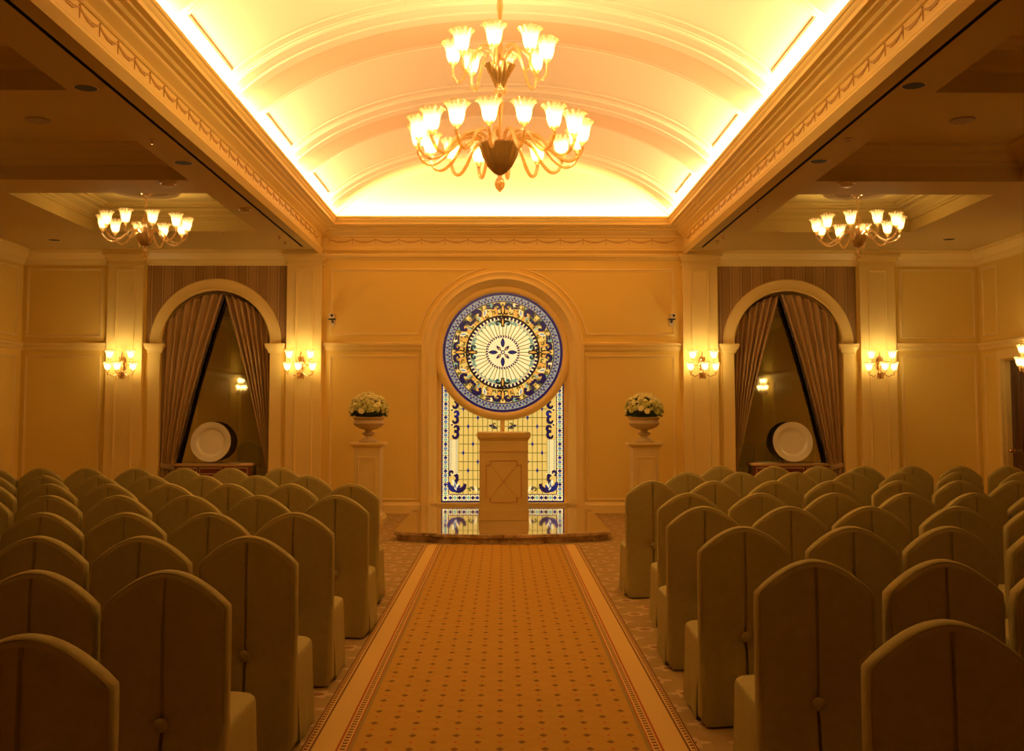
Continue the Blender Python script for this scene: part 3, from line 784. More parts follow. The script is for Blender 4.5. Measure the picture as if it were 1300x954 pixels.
# lower light: pieces laid out for the right half and mirrored
gz0 = P(638, 638.5, WY).z; gx = 1.0
F = Flat(0.0, RX, 0)
for sg in (-1, 1):
    F.mir = sg
    F.poly([(0.03, gz0), (gx, gz0), (gx, RZ), (0.03, RZ)], 'yellow', 0)
    bz = gz0+0.13; bx = gx-0.13
    # borders
    F.poly([(bx, gz0), (gx, gz0), (gx, RZ-0.3), (bx, RZ-0.3)], 'cream', 1); F.poly([(0.03, gz0), (gx, gz0), (gx, bz), (0.03, bz)], 'cream', 1)
    F.poly([(gx-0.032, gz0), (gx, gz0), (gx, RZ-0.3), (gx-0.032, RZ-0.3)], 'navy', 2); F.poly([(0.03, gz0), (gx, gz0), (gx, gz0+0.032), (0.03, gz0+0.032)], 'navy', 2)
    F.line([(bx, bz), (bx, RZ-0.3)], 0.014, 'navy', 3); F.line([(0.03, bz), (bx, bz)], 0.014, 'navy', 3)
    n_ = int((RZ-0.4-gz0)/0.072)
    for i in range(n_):
        zq = gz0+0.075+i*0.072
        F.dia(gx-0.078, zq, 0.036, 0.034, ['blue', 'teal', 'sky'][i % 3], 3)
        F.line([(gx-0.125, zq+0.036), (gx-0.03, zq+0.036)], 0.009, 'olive', 2)
    for i in range(12):
        xq = bx-0.03-i*0.072
        if xq > 0.05: F.dia(xq, gz0+0.078, 0.034, 0.036, ['blue', 'teal', 'navy'][i % 3], 3); F.line([(xq+0.036, gz0+0.03), (xq+0.036, gz0+0.125)], 0.009, 'olive', 2)
    # quarry grid with blue diamonds
    for i in range(9):
        xq = 0.09+i*0.078
        if xq < bx-0.16: F.line([(xq, bz), (xq, RZ-0.3)], 0.012, 'olive', 1)
    j = 0; zq = bz+0.10
    while zq < RZ-0.4:
        F.line([(0.03, zq), (bx-0.16, zq)], 0.012, 'olive', 1)
        for i in range(9):
            xq = 0.09+i*0.078
            if xq < bx-0.17 and (i+2*j) % 5 == 0: F.dia(xq, zq, 0.022, 0.045, 'blue', 3)
        zq += 0.142; j += 1
    # side column of ornament
    cxx = bx-0.095
    F.poly([(bx-0.005, bz), (bx-0.16, bz), (bx-0.16, RZ-0.3), (bx-0.005, RZ-0.3)], 'yellow', 2)
    F.line([(bx-0.16, bz), (bx-0.16, RZ-0.3)], 0.006, 'olive', 3)
    # lattice panel
    la0, la1 = P(638, 601, WY).z, P(638, 561, WY).z
    F.poly([(bx-0.02, la0-0.03), (bx-0.135, la0-0.03), (bx-0.135, la1+0.03), (bx-0.02, la1+0.03)], 'white', 4)
    kk = 0
    while kk < 16:
        z_ = la0-0.03+kk*0.036
        F.line([(bx-0.045, z_), (bx-0.11, z_+0.05)], 0.005, 'amber', 5); F.line([(bx-0.11, z_), (bx-0.045, z_+0.05)], 0.005, 'amber', 5); kk += 1
    for xo in (0.02, 0.04, 0.118, 0.135): F.line([(bx-xo, la0-0.04), (bx-xo, la1+0.04)], 0.007, 'teal' if xo in (0.02, 0.135) else 'lead', 5)
    # scrolls: big foot scroll, stems above and below the lattice
    fz = P(638, 616, WY).z
    F.scroll(bx-0.14, fz, 0.125, PI*0.95, PI*1.25, 'navy', 6, 0.075, inner=None); 
    F.scroll(bx-0.13, fz+0.0, 0.135, 0.35, -PI*0.9, 'blue', 6, 0.07)
    F.leaf(bx-0.06, fz+0.10, -1.9, 0.20, 0.030, 'white', 9); F.leaf(bx-0.09, fz+0.07, -1.8, 0.15, 0.012, 'sky', 10); F.leaf(bx-0.17, fz+0.04, -1.0, 0.12, 0.018, 'cream', 9)
    F.leaf(bx-0.10, fz+0.02, -1.3, 0.14, 0.010, 'blue', 11)
    F.scroll(bx-0.05, fz+0.19, 0.05, -1.2, PI*1.4, 'navy', 6, 0.03)
    F.dot(bx-0.13, fz+0.15, 0.03, 'navy', 8)
    F.scroll(bx-0.36, bz+0.075, 0.05, PI, -PI*1.5, 'olive', 6, 0.018); F.leaf(bx-0.46, bz+0.03, 1.2, 0.12, 0.02, 'cream', 7)
    F.scroll(bx-0.52, bz+0.06, 0.045, 0, PI*1.5, 'olive', 6, 0.016)
    for zz_, r_, q_ in ((la0-0.10, 0.05, 1), (la1+0.10, 0.06, 1), (la1+0.22, 0.05, -1), (la1+0.34, 0.055, 1), (la1+0.46, 0.045, -1), (la1+0.58, 0.05, 1)):
        F.scroll(cxx+0.010*q_, zz_, r_*1.35, (PI*0.5 if q_ > 0 else -PI*0.4), q_*PI*1.35, 'navy' if r_ > 0.046 else 'blue', 6, 0.042)
        F.leaf(cxx-0.02*q_, zz_+0.02, PI/2+q_*0.6, 0.10, 0.014, 'cream', 5); F.dot(cxx-0.045*q_, zz_+0.05, 0.016, 'navy', 8)
    F.scroll(0.13, RZ-RR-0.22, 0.055, PI*0.6, -PI*1.4, 'olive', 6, 0.022); F.leaf(0.08, RZ-RR-0.25, 0.4, 0.16, 0.025, 'navy', 7)
F.mb.build('lower_glass', GM, WIN, smooth=0)
mb = MB()
for sg in (-1, 1): mb.box(sg*(gx+0.02)-0.03+RX, sg*(gx+0.02)+0.03+RX, -0.02, 0.03, 0.14, RZ)
mb.build('side_frame', M['trim'], WIN, smooth=0)
mb = MB(); mb.box(-1.15, 1.15, 0.006, 0.03, 0.1, RZ+1.15); mb.build('backing_panel', M['black'], WIN, smooth=0)

# ================================================================== PEDESTALS, URNS, FLOWERS
def bloom_mesh(n=3):
    mb = MB()
    rr = random.Random(n)
    for ringi, (cnt, tilt, L, wd) in enumerate(((9, 0.25, 0.034, 0.011), (8, 0.75, 0.030, 0.010), (6, 1.15, 0.022, 0.009))):
        for i in range(cnt):
            a = 2*PI*(i+0.5*ringi)/cnt; t = tilt+rr.uniform(-0.1, 0.1); d = Vector((math.cos(a)*math.cos(t), math.sin(a)*math.cos(t), math.sin(t)))
            sd = Vector((-math.sin(a), math.cos(a), 0)); up = d.cross(sd)
            p0 = d*0.004; p1 = d*L*0.55 - up*0.0; p2 = d*L + Vector((0, 0, 0.006))
            mb.add([p0-sd*0.003, p0+sd*0.003, p1+sd*wd, p2+sd*wd*0.5, p2-sd*wd*0.5, p1-sd*wd], [(0,1,2,3,4,5)])
    mb.lathe([(0.002, 0.0), (0.012, 0.004), (0.014, 0.014), (0.008, 0.022), (0.001, 0.024)], seg=8)
    return mb
def flowers(x, y, z, label):
    t = empty('flower_arrangement', (x, y, z), 0, label, 'flowers', 'flower arrangements in the stone urns')
    rr = random.Random(int(x*10)+50)
    mb = MB()
    mb.lathe([(0.02, 0.0), (0.18, 0.005), (0.24, 0.05), (0.235, 0.14), (0.19, 0.23), (0.10, 0.29), (0.01, 0.31)], seg=20)
    mb.build('foliage_mound', M['leaf'], t, smooth=60)
    mb = MB()
    for i in range(150):
        a = rr.uniform(0, 2*PI); el = rr.uniform(-0.45, 0.25) if i < 110 else rr.uniform(0, 1.3)
        r0 = 0.20; d = Vector((math.cos(a)*math.cos(el), math.sin(a)*math.cos(el), math.sin(el)))
        p = Vector((math.cos(a)*0.20*math.cos(max(0, el)), math.sin(a)*0.20*math.cos(max(0, el)), 0.045+0.2*math.sin(max(0, el))))
        sd = d.orthogonal().normalized(); L = rr.uniform(0.05, 0.10); W = 0.014
        mb.add([p-sd*0.002, p+d*L*0.5+sd*W, p+d*L+Vector((0, 0, -0.015)), p+d*L*0.5-sd*W], [(0,1,2,3)])
    tag(mb.build('leaves', M['leaf'], t, smooth=0), 'dark green leaves hanging over the rim', kind='stuff')
    b0 = bloom_mesh().build('bloom', M['petal'], None, smooth=0); me2 = b0.data.copy(); me2.materials[0] = M['petal_g']
    first = True; n = 96
    for i in range(n):
        # even spiral over the dome
        u = (i+0.5)/n; el = math.asin(1-u*0.93); a = i*2.39996
        R = 0.255; p = Vector((R*math.cos(a)*math.cos(el), R*math.sin(a)*math.cos(el), 0.055+0.27*math.sin(el)))
        o = b0 if first else b0.copy()
        if not first: COL.objects.link(o)
        first = False
        if el < 0.55: o.data = me2 if rr.random() < 0.75 else b0.data
        o.parent = t; o.location = p
        o.location = p + Vector((rr.uniform(-1, 1), rr.uniform(-1, 1), rr.uniform(-1, 1)))*0.016
        nrm = Vector((p.x+rr.uniform(-0.08, 0.08), p.y, (p.z-0.03)*1.1)).normalized()
        o.rotation_euler = nrm.to_track_quat('Z', 'X').to_euler()
        q = rr.uniform(1.15, 1.65); o.scale = (q, q, q)
for s, side in ((-1, 'left'), (1, 'right')):
    px = 468 if s < 0 else 818
    pz = P(px, 562, 15.6); x = pz.x; H = pz.z
    t = empty('pedestal', (x, 15.6, 0), 0, 'cream stone pedestal %s of the platform' % side, 'pedestal', 'pedestals beside the platform')
    mb = MB(); mb.box(-0.19, 0.19, -0.19, 0.19, 0.16, H-0.10)
    for dx in (0,): rect_ring(mb, -0.14, 0.14, 0.24, H-0.2, FR, lambda a, b, d: (a, -0.19-d, b))
    mb.build('shaft', M['marble_p'], t, smooth=25)
    sq = lambda p, h: [(-p, -p, h), (p, -p, h), (p, p, h), (-p, p, h)]
    mb = MB(); mb.loops([sq(p, h) for p, h in ((0.25, 0), (0.25, 0.08), (0.23, 0.10), (0.225, 0.12), (0.20, 0.14), (0.195, 0.16))], True, True, True); mb.build('plinth', M['marble_p'], t, smooth=25)
    mb = MB(); mb.loops([sq(p, h) for p, h in ((0.19, H-0.10), (0.195, H-0.07), (0.215, H-0.05), (0.24, H-0.035), (0.25, H-0.03), (0.25, H-0.006), (0.245, H))], True, True, True); mb.build('cap', M['marble_p'], t, smooth=25)
    ur = empty('urn', (x, 15.6, H+0.001), 0, 'shallow stone urn on the %s pedestal' % side, 'urn', 'urns on the pedestals')
    mb = MB(); sqr = lambda p, h: sq(p, h); mb.loops([sq(0.13, 0), sq(0.13, 0.03)], True, True, True); mb.build('foot', M['urn'], ur, smooth=0, bevel=0.004)
    mb = MB()
    mb.lathe([(0.11, 0.03), (0.105, 0.045), (0.06, 0.065), (0.045, 0.09), (0.09, 0.12), (0.095, 0.135), (0.05, 0.155), (0.055, 0.18), (0.13, 0.20), (0.20, 0.24), (0.225, 0.275), (0.215, 0.30),
              (0.20, 0.32), (0.225, 0.345), (0.235, 0.36), (0.225, 0.365), (0.19, 0.34), (0.01, 0.33)], seg=36)
    mb.build('bowl', M['urn'], ur, smooth=40)
    flowers(x, 15.6, H+0.368, 'dome of white and greenish chrysanthemums in the urn %s of the platform' % side)

# ================================================================== NICHES
def niche(s):
    side = 'left' if s < 0 else 'right'; c = -NCX
    mir = s > 0                      # everything is built for the left niche and mirrored for the right one
    X = lambda x: -x if mir else x
    # mirror
    yM = YB+0.185
    mb = MB(); mb.box(-0.86, 0.86, -0.008, 0.008, 0.02, NZS+0.86)
    arch = [(-0.86, 0.02), (0.86, 0.02)] + [(0.86*math.cos(PI*i/30), NZS+0.86*math.sin(PI*i/30)) for i in range(31)]
    mb = MB(); mb.prism(arch, -0.008, 0.008)
    o = mb.build('wall_mirror', M['mirror'], smooth=0, loc=(X(c), yM, 0)); tag(o, 'tall arched smoky mirror at the back of the %s niche' % side, 'mirror', 'niche mirrors')
    # commode, bow fronted
    H = P(276, 588, YB+0.1).z
    t = empty('commode', (X(c), YB+0.015, 0), 0, 'dark red bow-fronted commode in the %s niche' % side, 'cabinet', 'commodes in the niches')
    def bow(sc_, z, n=18): 
        pts = [(-0.62*sc_ + 1.24*sc_*i/n, -0.02-0.16*sc_*math.sqrt(max(0, 1-(-1+2*i/n)**2))) for i in range(n+1)]
        return [(x, y, z) for x, y in pts] + [(0.62*sc_, 0.14, z), (-0.62*sc_, 0.14, z)]
    mb = MB(); mb.loops([bow(0.97, 0.12), bow(0.97, H-0.045)], True, True, True)
    mb.build('body', M['cab'], t, smooth=30)
    mb = MB(); mb.loops([bow(1.0, H-0.045), bow(1.02, H-0.035), bow(1.02, H-0.012), bow(1.0, H)], True, True, True); mb.build('top', M['cabtop'], t, smooth=30)
    mb = MB()
    for lx in (-0.53, 0.53): 
        for ly in (0.02, 0.10): mb.lathe([(0.02, 0), (0.03, 0.03), (0.025, 0.06), (0.04, 0.12)], (lx, ly, 0), 10)
    mb.build('feet', M['cab'], t, smooth=30)
    for zi, (z0, z1) in enumerate(((H-0.17, H-0.065), (H-0.40, H-0.20), (0.15, H-0.43))):
        for a0, a1 in ((-0.93, -0.36), (-0.30, 0.30), (0.36, 0.93)):
            mb = MB(); n = 10
            def fp(u, z, d):
                x = 0.60*u; y = -0.02-0.155*math.sqrt(max(0, 1-u*u))-d
                return (x, y, z)
            out_ = [(a0, z0), (a1, z0), (a1, z1), (a0, z1)]
            L = []
            for p, d in ((0, 0), (0.003, 0.008), (0.012, 0.008), (0.016, 0.0)):
                loop = [fp(a0+p+(a1-a0-2*p)*i/n, z0+p, d) for i in range(n+1)] + [fp(a1-p-(a1-a0-2*p)*i/n, z1-p, d) for i in range(n+1)]
                L.append(loop)
            mb.loops(L, True); mb.build('drawer_moulding', M['cabtop'], t, smooth=0)
    # big plate on a small stand
    cx = P(276, 560, YB+0.36).x; R = 24.8/(FPX/(YB+0.36))
    pl = empty('display_plate', (X(cx), YB+0.02, H+0.004), 0, 'large white china plate standing on the commode in the %s niche' % side, 'plate', 'display plates in the niches')
    mb = MB()
    mb.lathe([(0.001, 0.012), (R*0.58, 0.012), (R*0.64, 0.018), (R*0.70, 0.040), (R*0.78, 0.046), (R*0.95, 0.058), (R, 0.062), (R, 0.056), (R*0.70, 0.028), (R*0.58, 0.0), (0.001, 0.0)], seg=56)
    o = mb.build('dish', M['plate'], pl, smooth=50); o.rotation_euler = (PI/2-0.16, 0, 0); o.location = (0, 0.0, R+0.006)
    mb = MB(); 
    for q in (-1, 1):
        mb.tube([(q*0.07, -0.06, 0.006), (q*0.07, -0.055, 0.03), (q*0.07, -0.05, 0.008), (q*0.07, 0.10, 0.006), (q*0.05, 0.11, 0.3)], 0.005, 6)
    mb.tube([(-0.05, 0.11, 0.3), (0.05, 0.11, 0.3)], 0.005, 6)
    mb.build('stand', M['cab'], pl, smooth=30)
    # curtains
    yC = YB+0.055
    apex = P(284, 378, yC).x; xo_l = c-NR+0.0; xo_r = c+NR-0.0
    zT = P(276, 592, yC).z
    for which in (-1, 1):
        mb = MB(); NS, NTT = 110, 46
        x_out = xo_l if which < 0 else xo_r
        x_tie_in = P(222 if which < 0 else 337, 590, yC).x
        for j in range(NTT+1):
            t_ = j/NTT
            for i in range(NS+1):
                u = i/NS
                xt = x_out+(apex-x_out)*u                      # on the arch
                ztop = NZS+math.sqrt(max(0.0, NR**2-(xt-c)**2))*0.995 - 0.01
                xb = x_out+(x_tie_in-x_out)*(0.06+0.94*u)
                if t_ <= 0.78:
                    q = t_/0.78; z = ztop+(zT-ztop)*q
                    e = q + 0.05*math.sin(PI*q)*(1 if u < 0.9 else 1)
                    e = min(1, e); x = xt+(xb-xt)*e
                    amp = (0.036-0.010*q)
                else:
                    q = (t_-0.78)/0.22; z = zT*(1-q)+0.03*q; sp = 1+0.08*math.sin(q*PI*0.5)
                    x = x_out+(xb-x_out)*sp; amp = 0.024+0.012*q
                ph = 2*PI*7*u
                pin = 1-0.75*math.exp(-((t_-0.78)/0.03)**2)
                yv = amp*pin*math.sin(ph)+0.012*math.sin(ph*0.5+1)
                mb.v.append((X(x)-X(c), yv, z)); mb.uv[len(mb.v)-1] = (u, t_)
        for j in range(NTT):
            for i in range(NS):
                a = j*(NS+1)+i; mb.f.append((a, a+1, a+NS+2, a+NS+1)); mb.mi.append(0)
        key = 'left' if (which < 0) != mir else 'right'
        ct = empty('curtain', (X(c), yC+(0.05 if which > 0 else 0), 0), 0, 'gold and burgundy striped curtain tied back to the %s in the %s niche' % (key, side), 'curtain', 'niche curtains')
        o = mb.build('drape', M['curtain'], ct, smooth=80)
        sol = o.modifiers.new('cloth', 'SOLIDIFY'); sol.thickness = 0.004
        # tieback band
        mb = MB(); xa, xb_ = sorted((x_out, x_tie_in)); L = []
        for z_, g in ((zT-0.045, 0.004), (zT-0.035, 0.012), (zT+0.02, 0.012), (zT+0.03, 0.004)):
            L.append([( X((xa+xb_)/2+(xb_-xa)/2*1.06*math.cos(2*PI*k_/20))-X(c), (0.045+g)*math.sin(2*PI*k_/20), z_+0.03*(1 if which < 0 else -1)*math.cos(2*PI*k_/20)*-1) for k_ in range(20)])
        mb.loops(L, True); mb.build('tieback', M['tie'], ct, smooth=50)
        # fringe along the open edge of the overlapping curtain
        if which < 0:
            mb = MB(); rr = random.Random(3)
            for j in range(0, 70):
                q = j/70; ztop = NZS+math.sqrt(NR**2-(apex-c)**2)-0.02
                z = ztop+(zT-ztop)*q; e = min(1, q+0.05*math.sin(PI*q)); x = apex+(x_tie_in-apex)*e
                mb.lathe([(0.001, 0.0), (0.014, 0.008), (0.018, 0.02), (0.012, 0.034), (0.006, 0.05)], (X(x)-X(c)+(0.006 if not mir else -0.006), -0.02, z-0.05), 7)
            tag(mb.build('fringe', M['fringe'], ct, smooth=50), 'dark tasselled fringe')
for s in (-1, 1): niche(s)

# security cameras
for s in (-1, 1):
    p = P(423 if s < 0 else 852, 405, YB)
    t = empty('security_camera', (p.x, YB, p.z), 0, 'small white security camera on the wall %s of the stained glass' % ('left' if s < 0 else 'right'), 'camera', 'wall security cameras')
    mb = MB(); mb.box(-0.035, 0.035, -0.02, 0, -0.12, 0.0); mb.build('wall_plate', M['cam_w'], t, smooth=0, bevel=0.004)
    mb = MB(); mb.tube([(0, -0.01, -0.06), (0, -0.06, -0.06), (0, -0.09, -0.02)], 0.012, 8); mb.box(-0.055, 0.05, -0.14, -0.04, -0.022, -0.006); mb.build('bracket', M['black'], t, smooth=30)
    mb = MB(); mb.box(-0.045, 0.045, -0.20, -0.03, -0.005, 0.075); mb.build('housing', M['cam_w'], t, smooth=0, bevel=0.008)
    mb = MB(); mb.lathe([(0.020, 0), (0.020, 0.02), (0.014, 0.025), (0.002, 0.022)], seg=14); o = mb.build('lens', M['black'], t, smooth=30, loc=(0.012, -0.20, 0.035)); o.rotation_euler = (PI/2, 0, 0)

# ceiling fittings
ordn = ['nearest', 'second', 'third']
def fitting(px, py, kind, label):
    p = PZ(px, py, ZC); D = p.y
    if kind == 'down':
        r = 0.088
        t = empty('downlight', (p.x, p.y, ZC), 0, label, 'downlight', 'unlit ceiling downlights')
        mb = MB(); mb.lathe([(r, 0.001), (r+0.012, -0.003), (r+0.014, 0.001)], seg=28, cap=False); mb.build('trim_ring', M['disc'], t, smooth=40)
        mb = MB(); mb.lathe([(r, -0.001), (r*0.5, 0.0006-0.0026), (0.001, -0.0022)], seg=28, cap=False); mb.build('dark_opening', M['black'], t, smooth=40)
    elif kind == 'speaker':
        t = empty('ceiling_speaker', (p.x, p.y, ZC), 0, label, 'speaker', 'round ceiling speakers')
        mb = MB(); mb.lathe([(0.11, 0.0), (0.11, -0.008), (0.10, -0.012)], seg=32, cap=False); mb.build('rim', M['disc_d'], t, smooth=40)
        mb = MB(); mb.lathe([(0.10, -0.010), (0.05, -0.013), (0.001, -0.014)], seg=32, cap=False); mb.build('grille', M['disc_d'], t, smooth=40)
    elif kind == 'detector':
        t = empty('smoke_detector', (p.x, p.y, ZC), 0, label, 'smoke detector', 'smoke detectors')
        mb = MB(); mb.lathe([(0.10, 0), (0.10, -0.012), (0.085, -0.018)], seg=28); mb.build('base', M['disc'], t, smooth=40)
        mb = MB(); mb.lathe([(0.07, -0.018), (0.065, -0.04), (0.05, -0.05), (0.002, -0.052)], seg=28, cap=False); mb.build('cap', M['disc'], t, smooth=40)
    else:
        t = empty('sprinkler', (p.x, p.y, ZC), 0, label, 'sprinkler', 'ceiling sprinklers')
        mb = MB(); mb.lathe([(0.04, 0), (0.042, -0.006), (0.02, -0.014)], seg=20); mb.build('escutcheon', M['disc'], t, smooth=40)
        mb = MB(); mb.lathe([(0.010, -0.012), (0.010, -0.03), (0.02, -0.034), (0.02, -0.038), (0.001, -0.04)], seg=14); mb.build('sprinkler_head', M['brass'], t, smooth=40)
for side, lst in (('left', [(109, 112, 'down', 'nearest to the viewer'), (233, 207, 'down', 'beside the slot, second nearest'), (69, 305, 'down', 'beyond the lit coffer near the back wall'),
        (48, 152, 'speaker', 'in front of the coffers'), (193, 178, 'sprinkler', 'nearest to the viewer'), (213, 232, 'detector', 'before the lit coffer'),
        (310, 265, 'detector', 'beside the black slot, inward of the coffer'), (283, 294, 'sprinkler', 'just beyond the lit coffer'), (355, 300, 'sprinkler', 'by the end of the black slot'), (362, 307, 'sprinkler', 'at the very end of the black slot')]),
    ('right', [(1160, 109, 'down', 'nearest to the viewer'), (1040, 205, 'down', 'beside the slot, second nearest'), (1205, 304, 'down', 'beyond the lit coffer near the back wall'),
        (1222, 152, 'speaker', 'in front of the coffers'), (1077, 176, 'sprinkler', 'nearest to the viewer'), (1075, 232, 'detector', 'before the lit coffer'),
        (962, 265.5, 'sprinkler', 'beside the black slot past the coffer edge'), (991, 293.6, 'sprinkler', 'just beyond the lit coffer'), (918, 300, 'sprinkler', 'by the end of the black slot'), (911, 306, 'sprinkler', 'at the very end of the black slot')])):
    names = {'down': 'dark unlit downlight', 'speaker': 'round speaker grille', 'sprinkler': 'small sprinkler', 'detector': 'pale round smoke detector'}
    for px, py, kd, wh in lst: fitting(px, py, kd, '%s in the %s ceiling, %s' % (names[kd], side, wh))

# ================================================================== LAMPS
def bulb_light(parent, loc, power):
    l = bpy.data.lights.new('bulb_light', 'POINT'); l.energy = power; l.color = WARM; l.shadow_soft_size = 0.03
    o = bpy.data.objects.new('bulb_light', l); COL.objects.link(o); o.location = loc; o.parent = parent; return o
def shade_mb(h, rt, rb, lobes=12, seg=60):
    mb = MB(); prof = []
    for k in range(9):
        t = k/8; r = rb+(rt-rb)*(0.34*min(1, t/0.35)**0.6*(1 if t < 0.9 else 1)+0.12*t+0.54*t**5)
        prof.append((r, h*t))
    prof.append((rt*1.0, h*0.985)); 
    def am(q): return 0.02+0.09*max(0, q-0.45)/0.55
    L = []
    for k, (r, z) in enumerate(prof[:9]):
        t = k/8; L.append([(r*(1+am(t)*math.cos(lobes*2*PI*i/seg))*math.cos(2*PI*i/seg), r*(1+am(t)*math.cos(lobes*2*PI*i/seg))*math.sin(2*PI*i/seg), z-(0.05*h*math.cos(lobes*2*PI*i/seg) if k == 8 else 0)) for i in range(seg)])
    mb.loops(L, True)
    return mb, L[-1]
def smooth_path(pts, n=4):
    pts = [Vector(p) for p in pts]; out = []
    for i in range(len(pts)-1):
        p0 = pts[max(0, i-1)]; p1 = pts[i]; p2 = pts[i+1]; p3 = pts[min(len(pts)-1, i+2)]
        for k in range(n):
            t = k/n
            out.append(0.5*((2*p1)+(-p0+p2)*t+(2*p0-5*p1+4*p2-p3)*t*t+(-p0+3*p1-3*p2+p3)*t**3))
    out.append(pts[-1]); return out
# shared lamp-head meshes (shade, rim, candle cup, bulb)
def head_set(h, rt, rb):
    mb, rim = shade_mb(h, rt, rb)
    r2 = MB(); L = []
    pts = [Vector(p) for p in rim]; n = len(pts); m_ = MB()
    loops = []
    for i in range(n):
        p = pts[i]; d = (pts[(i+1) % n]-pts[i-1]).normalized(); o = Vector((p.x, p.y, 0)).normalized(); u = d.cross(o).normalized()
        loops.append([p+(o*math.cos(2*PI*k/5)+u*math.sin(2*PI*k/5))*0.0035 for k in range(5)])
    m_.loops(loops+[loops[0]], True)
    cup = MB(); cup.lathe([(0.004, -0.05), (0.016, -0.045), (0.02, -0.035), (0.014, -0.03), (0.024, -0.02), (0.028, -0.008), (rb*0.95, 0.0), (rb, 0.01)], seg=16)
    bl = MB(); bl.lathe([(0.006, 0.005), (0.014, 0.02), (0.021, 0.045), (0.021, 0.062), (0.013, 0.08), (0.003, 0.092)], seg=12)
    return mb, m_, cup, bl
def make_arm(parent, path, head, ang, power, rad=0.011, light=True, shared=None):
    """one arm; local +x is outwards; path ends under the lamp head"""
    end = Vector(path[-1])
    if shared is None:
        shared = {}
        tb = MB(); tb.tube(smooth_path(path), rad, 8); shared['arm'] = tb.build('arm', M['arm'], None, smooth=60)
        a = shared['arm']
        parts = [('lamp_shade', head[0], M['shade']), ('shade_rim', head[1], M['shade_tip']), ('candle_cup', head[2], M['arm']), ('bulb', head[3], M['bulb'])]
        for nm, mb, mm in parts:
            o = mb.build(nm, mm, a, smooth=50); o.location = end+Vector((0, 0, 0.05)); shared[nm] = o
        a.parent = parent; a.rotation_euler = (0, 0, ang)
    else:
        a = shared['arm'].copy(); COL.objects.link(a); a.parent = parent; a.rotation_euler = (0, 0, ang)
        for nm in ('lamp_shade', 'shade_rim', 'candle_cup', 'bulb'):
            c_ = shared[nm].copy(); COL.objects.link(c_); c_.parent = a
    if light: bulb_light(a, end+Vector((0, 0, 0.05+0.075)), power)
    return shared

# ---- great chandelier
CD = 9.4
cz = lambda py: P(634, py, CD).z
CX = P(634.5, 200, CD).x
CH = empty('chandelier', (CX, CD, 0), 0, 'large two-tier amber glass chandelier hanging from the vault over the aisle', 'chandelier')
zt1, zt2 = cz(157), cz(52)          # shade tops of the tiers
zb1, zb2 = cz(185), cz(83)          # bowl rims
crown = VZ+VB_-0.0
mb = MB(); mb.tube([(0, 0, crown-0.02), (0, 0, zb1-0.1)], 0.010, 10)
mb.lathe([(0.014, cz(30)), (0.022, cz(20)), (0.03, cz(8)), (0.024, cz(0)), (0.012, cz(-8))], seg=16)
mb.lathe([(0.012, zb2+0.03), (0.03, zb2+0.07), (0.035, zb2+0.13), (0.02, zb2+0.2), (0.03, zb2+0.25), (0.03, zb2+0.28), (0.012, zb2+0.33)], seg=16)
mb.lathe([(0.015, zb1+0.02), (0.035, zb1+0.06), (0.02, zb1+0.12), (0.025, zb1+0.3), (0.04, zb1+0.38), (0.018, zb1+0.44), (0.045, cz(120)), (0.05, cz(116)), (0.035, cz(112))], seg=16)
mb.build('stem', M['arm'], CH, smooth=60)
mb = MB(); mb.lathe([(0.012, crown-0.26), (0.03, crown-0.24), (0.05, crown-0.18), (0.11, crown-0.10), (0.13, crown-0.04), (0.13, crown-0.01)], seg=24); mb.build('canopy', M['brass'], CH, smooth=40)
rib_f = (14, lambda t: 0.035)
bz = cz(222)
mb = MB(); mb.lathe([(0.03, bz-0.0), (0.06, bz+0.02), (0.105, bz+0.07), (0.15, bz+0.16), (0.178, zb1-0.01), (0.185, zb1), (0.165, zb1), (0.10, zb1-0.03), (0.02, zb1-0.03)], seg=70, flute=rib_f)
o = mb.build('lower_bowl', M['gold'], CH, smooth=60)
mb = MB()
for i in range(22):
    a = 2*PI*i/22; mb.lathe([(0.004, 0.0), (0.014, 0.01), (0.017, 0.028), (0.010, 0.042), (0.002, 0.048)], (0.165*math.cos(a), 0.165*math.sin(a), zb1), 8)
mb.build('bowl_beads', M['arm'], CH, smooth=60)
mb = MB(); mb.lathe([(0.01, 0), (0.022, -0.01), (0.018, -0.025), (0.035, -0.05), (0.044, -0.085), (0.036, -0.125), (0.014, -0.15), (0.003, -0.165)], (0, 0, bz+0.005), 48, flute=(10, lambda t: 0.07 if 0.3 < t < 0.95 else 0)); mb.build('finial', M['arm'], CH, smooth=60)
b2 = cz(108)
mb = MB(); mb.lathe([(0.035, b2-0.03), (0.05, b2), (0.065, b2+0.04), (0.095, b2+0.1), (0.135, zb2-0.005), (0.14, zb2), (0.12, zb2), (0.05, zb2-0.05), (0.02, zb2-0.05)], seg=70, flute=(14, lambda t: 0.05)); mb.build('upper_bowl', M['gold'], CH, smooth=60)
R1 = 106*CD/FPX; R2 = 61*CD/FPX
h1 = head_set(0.19, 0.104, 0.036)
e1 = zt1-0.19-0.05
pth = [(0.10, 0, zb1-0.01), (0.16, 0, zb1+0.06), (0.27, 0, zb1+0.09), (0.40, 0, zb1+0.03), (0.50, 0, zb1-0.09), (0.60, 0, zb1-0.155), (0.69, 0, zb1-0.13), (R1, 0, zb1-0.05), (R1, 0, e1)]
sh = None
for i in range(16):
    sh = make_arm(CH, pth, h1, -PI/2+math.radians(-6.5+22.5*i), BULB_W, 0.017, True, sh)
e2 = zt2-0.19-0.05
pth = [(0.03, 0, zb2-0.02), (0.07, 0, zb2+0.10), (0.15, 0, zb2+0.155), (0.24, 0, zb2+0.10), (0.30, 0, zb2-0.03), (0.34, 0, zb2-0.12), (0.385, 0, zb2-0.14), (R2, 0, zb2-0.08), (R2, 0, e2)]
sh = None
